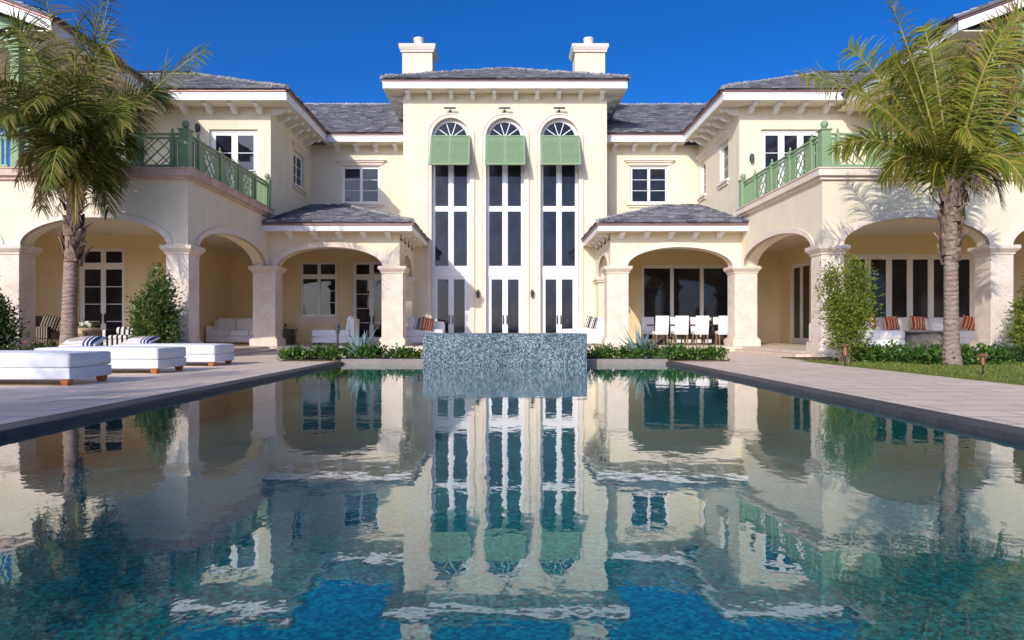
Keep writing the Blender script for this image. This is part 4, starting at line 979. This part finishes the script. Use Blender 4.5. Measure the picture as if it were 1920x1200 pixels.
def agave(loc, label, sd, n=22, L=.82):
    random.seed(sd); root = empty('agave_plant', loc, label, 'agave', track=False)
    for j in range(n):
        b = MB(); a = j * 2.399 + random.uniform(-.2, .2); f = j / n; el = R(20 + 62 * f + random.uniform(-6, 6)); l = L * random.uniform(.8, 1.05) * (.92 + .1 * f)
        c = Vector((math.cos(a), math.sin(a), 0)); sd_ = Vector((-c.y, c.x, 0)); q = c * .03 + Vector((0, 0, .04)); prev = None; e = el; t = random.uniform(.2, .8); bend = random.uniform(-.35, .25) * (1 - f)
        for k_ in range(9):
            s_ = k_ / 8; w_ = .066 * (1 - s_ ** 2.2) * (.62 + .55 * math.sin(math.pi * min(1, s_ * 1.3 + .12))) + .002
            d = c * math.cos(e) + Vector((0, 0, math.sin(e))); nn = Vector((0, 0, math.cos(e))) - c * math.sin(e)
            row = (b.P(*(q - sd_ * w_ + nn * w_ * .45)), b.P(*q), b.P(*(q + sd_ * w_ + nn * w_ * .45)), b.P(*(q - nn * .014 * (1.02 - s_))))
            if prev:
                for (x, y) in ((0, 1), (1, 2), (2, 3), (3, 0)): b.F((prev[x], prev[y], row[y], row[x]), 0, t)
            prev = row; q = q + d * l / 8; e += bend / 8
        b.build('blade', 'agave_leaf', root)
agave((-3.52, 16.6, .075), 'blue green agave with spread sword leaves in the bed left of the spa', 4)
agave((3.28, 16.6, .075), 'blue green agave with upright sword leaves in the bed right of the spa', 9, 22, .84)

def cover(px, D, z, label, group, w_=.32, h=.26, n=330, mat='cover_leaf'):
    root = MB(); X = (px - 947) * D / 1280
    leafcloud(root, [((X, D, z + h * .42), (w_, .26, h * .55)), ((X + random.uniform(-.12, .12), D, z + h * .7), (w_ * .55, .2, h * .42))], n, .085, 1.55, 6, .05, .5, .3)
    o = root.build('low_shrub', mat, fix=False); tag(o, label, 'low shrub', group); return o
random.seed(77)
for px in range(540, 800, 29):
    cover(px + random.uniform(-6, 6), random.uniform(16.0, 16.9), .07, 'low glossy green clump in the bed behind the pool, left of the spa', 'low clumps left of the spa', h=random.uniform(.22, .32))
for px in range(1118, 1262, 27):
    cover(px + random.uniform(-5, 5), random.uniform(16.0, 16.9), .07, 'low glossy green clump in the bed behind the pool, right of the spa', 'low clumps right of the spa', h=random.uniform(.22, .32))
for px in range(1272, 1366, 24):
    cover(px + random.uniform(-5, 5), random.uniform(15.9, 16.2), .06, 'low green clump at the paving end of the bed below the dining chairs', 'low clumps below the dining chairs', h=random.uniform(.26, .34))
for px, D in ((1606, 15.3), (1628, 15.2), (1651, 15.3), (1674, 15.2), (1693, 15.4)):
    cover(px, D, .06, 'low dark green clump in the row right of the yellow green shrub', 'low clumps before the right sofa', h=.34)
for px, D in ((1722, 14.5), (1745, 14.3), (1766, 14.0)):
    cover(px, D, .06, 'low green clump in the lawn just left of the right palm trunk', 'low clumps left of the right palm', h=.34)
for px, D in ((1806, 14.0), (1828, 14.2), (1850, 14.4), (1868, 14.2)):
    cover(px, D, .06, 'low green clump in the lawn between the right palm and the copper path light', 'low clumps right of the right palm', h=.36)
for px, D in ((1888, 15.2), (1908, 15.4), (1926, 15.3)):
    cover(px, D, .06, 'low dark clump under the shrub at the right edge', 'low clumps at the right edge', h=.30, mat='dark_shrub_leaf')
for px in (-8, 18, 78, 104):
    cover(px, 16.7, .07, 'low dark clump in the shaded bed behind the nearest daybed', 'low clumps behind the daybeds', h=.34, mat='dark_shrub_leaf')
# small pink flowering plant
root = empty('flowering_plant', (-11.35, 16.45, .07), 'small dark leaved plant with pale pink blooms behind the nearest daybed', 'flowering plant', track=False)
b = MB(); leafcloud(b, [((0, 0, .18), (.24, .2, .2))], 260, .07, 1.7, 6, .05); b.build('foliage', 'dark_shrub_leaf', root, fix=False)
for _ in range(7):
    b = MB(); x, y, z = random.uniform(-.2, .2), random.uniform(-.2, 0), random.uniform(.25, .42)
    for k_ in range(7):
        a = k_ * .9; b.F([b.P(x, y, z), b.P(x + .05 * math.cos(a), y + .05 * math.sin(a) - .01, z + .025), b.P(x + .05 * math.cos(a + .8), y + .05 * math.sin(a + .8) - .01, z + .03)])
    b.build('bloom', 'flower_pink', root, fix=False)

# ------------------------------------------------------------------ furniture
def at(px, D): return (px - 947) * D / 1280
def daybed(loc, label, wy):
    root = empty('daybed', (0, 0, 0), label, 'daybed', 'white daybeds on the pool deck')
    L = 2.1
    b = MB(); b.rbox(-L / 2, L / 2, -wy / 2, wy / 2, .085, .235, .02, 0); b.build('base', 'white_canvas', root, smooth=True)
    b = MB(); b.rbox(-L / 2, L / 2, -wy / 2, wy / 2, .24, .43, .045, .022, .0022); mt = b.build('mattress', 'white_canvas', root, smooth=True)
    for zz in (.258, .415):
        b = MB(); lx, ly, r_ = L / 2 - .004, wy / 2 - .004, .04; pth = []
        for (cx, cy, a0) in ((lx - r_, ly - r_, 0), (-lx + r_, ly - r_, 90), (-lx + r_, -ly + r_, 180), (lx - r_, -ly + r_, 270)):
            for q in range(4): pth.append((cx + r_ * math.cos(R(a0 + 30 * q)), cy + r_ * math.sin(R(a0 + 30 * q)), zz))
        b.tube(pth + [pth[0]], .007, 6); b.build('piping', 'white_canvas', mt, smooth=True)
    for sx in (-1, 1):
        for sy in (-1, 1):
            b = MB(); x, y = sx * (L / 2 - .10), sy * (wy / 2 - .09)
            b.hexa([(x - .042, y - .042, 0), (x + .042, y - .042, 0), (x + .042, y + .042, 0), (x - .042, y + .042, 0), (x - .06, y - .06, .084), (x + .06, y - .06, .084), (x + .06, y + .06, .084), (x - .06, y + .06, .084)])
            b.build('foot', 'foot_wood', root, bevel=.006)
    return place(root, loc)
daybed((-6.78, 9.47, ZD), 'white cushioned daybed nearest the camera, cut by the left edge', .97)
daybed((-6.86, 11.95, ZD), 'middle white cushioned daybed of the row, with a pillow on it', 1.03)
daybed((-6.88, 14.22, ZD), 'farthest white cushioned daybed, its end beside the terrace steps', 1.0)
def pillow(loc, w_, h, th, mat, label, rot=(0, 0, 0), group=None, cat='pillow'):
    b = MB(); b.cushion(w_, h, th); o = b.build('pillow', mat, smooth=True)
    # keep the origin at the pillow's middle so that it turns in place
    for v in o.data.vertices: v.co.z -= h / 2
    o.location = loc; o.rotation_euler = rot; tag(o, label, cat, group); return o
pillow((at(151, 12.1), 12.15, ZD + .505), .68, .46, .19, 'end_stripe', 'pale pillow with navy bands lying on the middle daybed', (R(-72), R(-4), R(4)))
pillow((at(264, 14.4), 14.4, ZD + .50), .66, .44, .17, 'end_stripe', 'pale pillow with navy bands lying on the farthest daybed', (R(-76), R(-3), R(-3)))

def seat(kind, loc, label, cat, w_, d_, mat, rz=0, arms=(True, True), hs=.58, hb=1.0, ncush=1, feet='dark_wood', matc=None, group=None, seat_h=.30):
    """upholstered seat; front towards -Y, back along +Y"""
    root = empty(kind, (0, 0, 0), label, cat, group); mc = matc or mat
    b = MB(); b.rbox(-w_ / 2, w_ / 2, -d_ / 2, d_ / 2, .07, seat_h, .03); b.build('base', mat, root, smooth=True)
    xa = -w_ / 2 + (.16 if arms[0] else 0); xb = w_ / 2 - (.16 if arms[1] else 0)
    for i in range(ncush):
        a = xa + (xb - xa) * i / ncush; c_ = xa + (xb - xa) * (i + 1) / ncush
        b = MB(); b.rbox(a + .006, c_ - .006, -d_ / 2 - .01, d_ / 2 - .20, seat_h + .002, hs, .05, .02); b.build('seat_cushion', mc, root, smooth=True)
        if hb: 
            b = MB(); b.T = lambda x, y, z: (x, y + (z - hs) * .18, z); b.rbox(a + .01, c_ - .01, d_ / 2 - .36, d_ / 2 - .17, hs - .02, hb + .03, .07, .02); b.build('back_cushion', mc, root, smooth=True)
    if hb:
        b = MB(); b.rbox(-w_ / 2, w_ / 2, d_ / 2 - .17, d_ / 2, seat_h + .002, hb - .06, .05); b.build('backrest', mat, root, smooth=True)
    for on, sx in zip(arms, (-1, 1)):
        if on:
            b = MB(); x0, x1 = sorted((sx * w_ / 2, sx * (w_ / 2 - .155))); b.rbox(x0, x1, -d_ / 2, d_ / 2 - .172, seat_h + .002, hs + .16, .05); b.build('arm', mat, root, smooth=True)
    for sx in (-1, 1):
        for sy in (-1, 1):
            b = MB(); x, y = sx * (w_ / 2 - .08), sy * (d_ / 2 - .08); b.hexa([(x - .03, y - .03, 0), (x + .03, y - .03, 0), (x + .03, y + .03, 0), (x - .03, y + .03, 0), (x - .045, y - .045, .069), (x + .045, y - .045, .069), (x + .045, y + .045, .069), (x - .045, y + .045, .069)])
            b.build('foot', feet, root)
    return place(root, loc, rz)
# left loggia
seat('armchair', (at(82, 21.5), 21.5, ZF), 'armchair in black and tan stripes beside the left palm trunk', 'armchair', 1.0, .95, 'dark_stripe_side', R(90), (True, True), .52, .98, 1, matc='dark_stripe')
pillow((at(97, 21.4), 21.3, ZF + .80), .5, .5, .16, 'dark_stripe', 'loose black and tan striped pillow leaning in the striped armchair', (R(-16), R(14), R(20)))
seat('lounge_chair', (at(232, 19.6), 19.7, ZF), 'low chair in bold black and white stripes behind the farthest daybed pillow', 'lounge chair', .98, .9, 'bold_stripe', R(10), (True, True), .42, .62, 1, 'brown_wood')
t = empty('low_table', (0, 0, 0), 'low brown timber table beside the bold striped chair', 'table')
b = MB(); b.rbox(-.42, .42, -.34, .34, .50, .56, .015); b.build('tabletop', 'brown_wood', t)
for sx in (-1, 1):
    for sy in (-1, 1):
        b = MB(); b.box(sx * .36 - .04, sx * .36 + .04, sy * .28 - .04, sy * .28 + .04, 0, .499); b.build('leg', 'brown_wood', t)
b = MB(); b.box(-.32, .32, -.24, .24, .12, .16); b.build('shelf', 'brown_wood', t); b = MB(); b.box(-.33, .33, -.265, -.25, .161, .49); b.build('apron', 'brown_wood', t)
place(t, (at(192, 20.8), 20.8, ZF))
t = empty('flower_planter', (0, 0, 0), 'carved stone pedestal planter with white flowers before the left french door', 'planter')
b = MB(); b.lathe([(.24, 0), (.24, .06), (.15, .10), (.12, .22), (.16, .34), (.33, .46), (.36, .58), (.38, .62), (.35, .64), (.30, .60)], n=20); b.build('bowl', 'planter_stone', t, smooth=False)
b = MB(); leafcloud(b, [((0, 0, .68), (.28, .25, .10))], 160, .09, 1.8, 5, .04); b.build('foliage', 'shrub_leaf', t, fix=False)
for i in range(6):
    b = MB(); x, y = random.uniform(-.25, .25), random.uniform(-.2, .1); z = random.uniform(.72, .84)
    for k_ in range(5):
        a = k_ * 1.257; b.F([b.P(x, y - .02, z), b.P(x + .055 * math.cos(a - .4), y - .03, z + .055 * math.sin(a - .4)), b.P(x + .075 * math.cos(a), y - .035, z + .075 * math.sin(a)), b.P(x + .055 * math.cos(a + .4), y - .03, z + .055 * math.sin(a + .4))])
    b.build('bloom', 'flower_white', t, fix=False)
place(t, (at(163, 21.6), 21.6, ZF))
seat('sofa', (at(395, 27.6) + 1.25, 27.6, ZF), 'white sofa with two back pillows inside the left loggia, seen through the side arch', 'sofa', 2.5, .95, 'white_canvas', 0, (True, False), .56, 1.0, 3)
# left porch
t = empty('side_table', (0, 0, 0), 'dark carved side table against the left porch pier', 'side table')
b = MB(); b.rbox(-.42, .42, -.24, .24, .54, .60, .012); b.build('tabletop', 'dark_wood', t)
b = MB(); b.rbox(-.36, .36, -.20, .20, .14, .538, .02); b.rbox(-.40, .40, -.22, .22, .30, .36, .02); b.build('cabinet', 'dark_wood', t)
b = MB(); b.rbox(-.40, .40, -.22, .22, .0, .138, .03); b.build('plinth', 'dark_wood', t)
place(t, (at(534, 26.6), 26.6, ZF))
for px, lb in ((524, 'left'), (535.5, 'right')):
    t = empty('candlestick', (0, 0, 0), 'short dark candlestick, %s one of the pair on the carved side table' % lb, 'candlestick')
    b = MB(); b.lathe([(.05, 0), (.05, .015), (.015, .03), (.015, .10), (.04, .12), (.04, .125)], n=10); b.build('stem', 'dark_metal', t)
    b = MB(); b.ball((0, 0, .165), .045, 10); b.build('globe', 'dark_metal', t); place(t, (at(px, 26.5), 26.5, ZF + .601))
root = seat('chaise_longue', (at(630, 26.4), 26.4, ZF), 'white chaise with a high rounded back inside the left porch', 'chaise', .95, 1.62, 'white_canvas', R(-90), (False, False), .56, 1.06, 1)
seat('sofa', (at(758, 26.6) + .78, 26.6, ZF), 'white armed sofa under the left tower window, half behind the spa', 'sofa', 1.55, .9, 'white_canvas', 0, (True, False), .58, .86, 1)
pillow((at(776, 26.2), 26.3, ZF + .84), .48, .48, .2, 'white_canvas', 'plain white pillow at the arm of the sofa left of the tower', (R(-14), 0, R(20)))
pillow((at(789, 26.1), 26.2, ZF + .80), .50, .50, .18, 'monochrome_stripe', 'black and white striped pillow between the white and the orange one', (R(-14), R(10), R(10)))
pillow((at(801, 26.1), 26.15, ZF + .80), .50, .50, .18, 'orange_stripe', 'orange striped pillow on the sofa left of the tower', (R(-14), R(10), R(10)))
seat('sofa', (at(1137, 25.9) - .85, 25.9, ZF), 'sunlit white backless sofa right of the spa with a black patterned pillow', 'sofa', 1.7, .9, 'white_canvas', 0, (False, False), .60, 0, 1)
pillow((at(1111, 25.7), 25.8, ZF + .84), .52, .50, .18, 'monochrome_stripe', 'black and white patterned pillow on the sunlit sofa right of the spa', (R(-16), R(16), R(-12)))
pillow((at(1129, 25.6), 25.75, ZF + .80), .46, .46, .22, 'white_canvas', 'plain white pillow tucked behind the right porch pier', (R(-14), R(12), R(-20)))
# dining set
def dining_chair(loc, rz, label, group):
    root = empty('dining_chair', (0, 0, 0), label, 'dining chair', group)
    b = MB(); b.rbox(-.245, .245, -.26, .25, .40, .52, .03, .012); b.build('seat', 'white_canvas', root, smooth=True)
    b = MB(); b.T = lambda x, y, z: (x * (1 + .04 * (z - .4)), y + (z - .40) * .13, z); b.rbox(-.245, .245, .17, .25, .39, 1.09, .03); b.build('backrest', 'white_canvas', root, smooth=True)
    for sx in (-1, 1):
        for sy in (-1, 1):
            b = MB(); x, y = sx * .205, sy * .2; k_ = .05 * sy
            b.hexa([(x - .018, y + k_ - .018, 0), (x + .018, y + k_ - .018, 0), (x + .018, y + k_ + .018, 0), (x - .018, y + k_ + .018, 0), (x - .028, y - .028, .399), (x + .028, y - .028, .399), (x + .028, y + .028, .399), (x - .028, y + .028, .399)]); b.build('leg', 'brown_wood', root)
    return place(root, loc, rz)
for i, px in enumerate((1239, 1277, 1314, 1358)):
    dining_chair((at(px, 25.3), 25.4, ZF), R(180 + (3, -2, 2, -3)[i]), ('first', 'second', 'third', 'fourth')[i] + ' white dining chair from the left, its back to the pool', 'dining chairs with their backs to the pool')
for i, px in enumerate((1217, 1272, 1309, 1353)):
    dining_chair((at(px, 27.4), 27.4, ZF), R((-2, 3, -3, 2)[i]), ('first', 'second', 'third', 'fourth')[i] + ' white dining chair from the left beyond the table, facing the pool', 'dining chairs facing the pool')
t = empty('dining_table', (0, 0, 0), 'long dark timber dining table between the two rows of white chairs', 'dining table')
b = MB(); b.rbox(-1.55, 1.55, -.48, .48, .72, .78, .015); b.build('tabletop', 'dark_wood', t)
for sx in (-1, 1):
    b = MB(); b.box(sx * 1.1 - .30, sx * 1.1 + .30, -.30, .30, 0, .06); b.box(sx * 1.1 - .18, sx * 1.1 + .18, -.16, .16, .061, .719); b.build('pedestal', 'dark_wood', t)
b = MB(); b.box(-.91, .91, -.06, .06, .20, .30); b.build('stretcher', 'dark_wood', t)
place(t, (at(1292, 26.4), 26.4, ZF))
for px, lb in ((1290.5, 'between the second and third white chairs'), (1331.5, 'between the third and fourth white chairs')):
    t = empty('candle_holder', (0, 0, 0), 'small pale candle on the dining table, ' + lb, 'candle')
    b = MB(); b.lathe([(.05, 0), (.05, .02), (.015, .04), (.015, .12), (.05, .14), (.05, .15)], n=10); b.build('stand', 'dark_metal', t)
    b = MB(); b.lathe([(.042, 0), (.042, .11)], (0, 0, .151), 12); b.build('candle', 'candle_wax', t); place(t, (at(px, 26.2), 26.2, ZF + .781))
# right loggia: sectional, drum table, pillows
root = empty('sectional_sofa', (0, 0, 0), 'long white corner sofa before the folding glass doors of the right loggia', 'sofa')
b = MB(); b.rbox(-2.45, 2.6, -.2, .75, .07, .30, .03); b.build('base', 'white_canvas', root, smooth=True)
b = MB(); b.rbox(-2.45, -1.35, -2.75, -.205, .07, .30, .03); b.build('chaise_base', 'white_canvas', root, smooth=True)
b = MB(); b.rbox(-2.44, -1.35, -2.76, .5, .302, .56, .06, .025); b.build('chaise_cushion', 'white_canvas', root, smooth=True)
for i in range(3):
    a = -1.34 + i * 1.31; b = MB(); b.rbox(a, a + 1.29, -.22, .5, .302, .54, .05, .02); b.build('seat_cushion', 'white_canvas', root, smooth=True)
    b = MB(); b.T = lambda x, y, z: (x, y + (z - .5) * .2, z); b.rbox(a, a + 1.29, .30, .50, .52, .98, .07, .02); b.build('back_cushion', 'white_canvas', root, smooth=True)
b = MB(); b.rbox(-2.45, 2.6, .58, .76, .302, .86, .05); b.build('backrest', 'white_canvas', root, smooth=True)
b = MB(); b.rbox(-2.62, -2.46, -1.9, .76, .07, .80, .05); b.build('arm', 'white_canvas', root, smooth=True)
place(root, (13.0, 22.6, ZF))
for (px, D, z, r, lb) in ((1636, 20.3, .82, (R(-10), R(14), R(55)), 'orange striped pillow against the arm of the corner sofa'), (1671, 22.6, .80, (R(-14), R(-4), 0), 'rust and orange striped pillow, left one on the corner sofa back'),
                         (1721, 22.6, .80, (R(-14), R(3), 0), 'rust and orange striped pillow above the stone drum table'), (1818, 22.5, .80, (R(-16), R(18), R(-14)), 'tilted rust and orange striped pillow right of the palm trunk')):
    pillow((at(px, D), D, ZF + z), .50, .48, .18, 'orange_stripe', lb, r, 'orange striped pillows in the right loggia')
t = empty('drum_table', (0, 0, 0), 'rough grey stone drum table with a flat slab top in the right loggia', 'coffee table')
b = MB(); b.lathe([(.50, 0), (.60, .06), (.63, .2), (.62, .36), (.56, .47), (.50, .50)], n=28, rmod=lambda j, z: 1 + .035 * math.sin(j * 1.9 + z * 9) + .03 * math.sin(j * 3.1)); b.build('drum', 'grey_boulder', t, smooth=True)
b = MB(); b.rbox(-.72, .72, -.6, .6, .502, .55, .012); b.build('slab', 'grey_boulder', t)
place(t, (at(1727, 20.3), 20.3, ZF))
# garden lights
def path_light(loc, h, label):
    t = empty('path_light', (0, 0, 0), label, 'path light', 'copper path lights')
    b = MB(); b.lathe([(.011, 0), (.011, h * .45)], n=8); b.build('stake', 'dark_metal', t)
    b = MB(); b.lathe([(.018, 0), (.026, h * .06), (.030, h * .40), (.02, h * .42)], (0, 0, h * .44), 12); b.build('stem', 'copper_metal', t)
    b = MB(); b.lathe([(.085, 0), (.09, .006), (.06, .028), (.02, .042), (.006, .05)], (0, 0, h - .055), 18); b.build('hat', 'copper_metal', t); return place(t, loc)
path_light((at(1843, 10.95), 10.95, .06), .36, 'copper mushroom path light standing in the lawn by the right edge')
path_light((at(1585, 13.6), 13.6, .06), .46, 'copper mushroom path light in front of the yellow green shrub')
t = empty('garden_uplight', (0, 0, 0), 'tall dark bronze garden spotlight on a post left of the left agave', 'garden light')
b = MB(); b.lathe([(.03, 0), (.03, .62)], n=10); b.build('post', 'bronze_metal', t)
b = MB(); b.lathe([(.03, 0), (.055, .02), (.055, .20), (.045, .22), (.04, .19)], (0, 0, .62), 12); b.build('head', 'bronze_metal', t)
place(t, (at(633, 16.9), 16.9, .075))
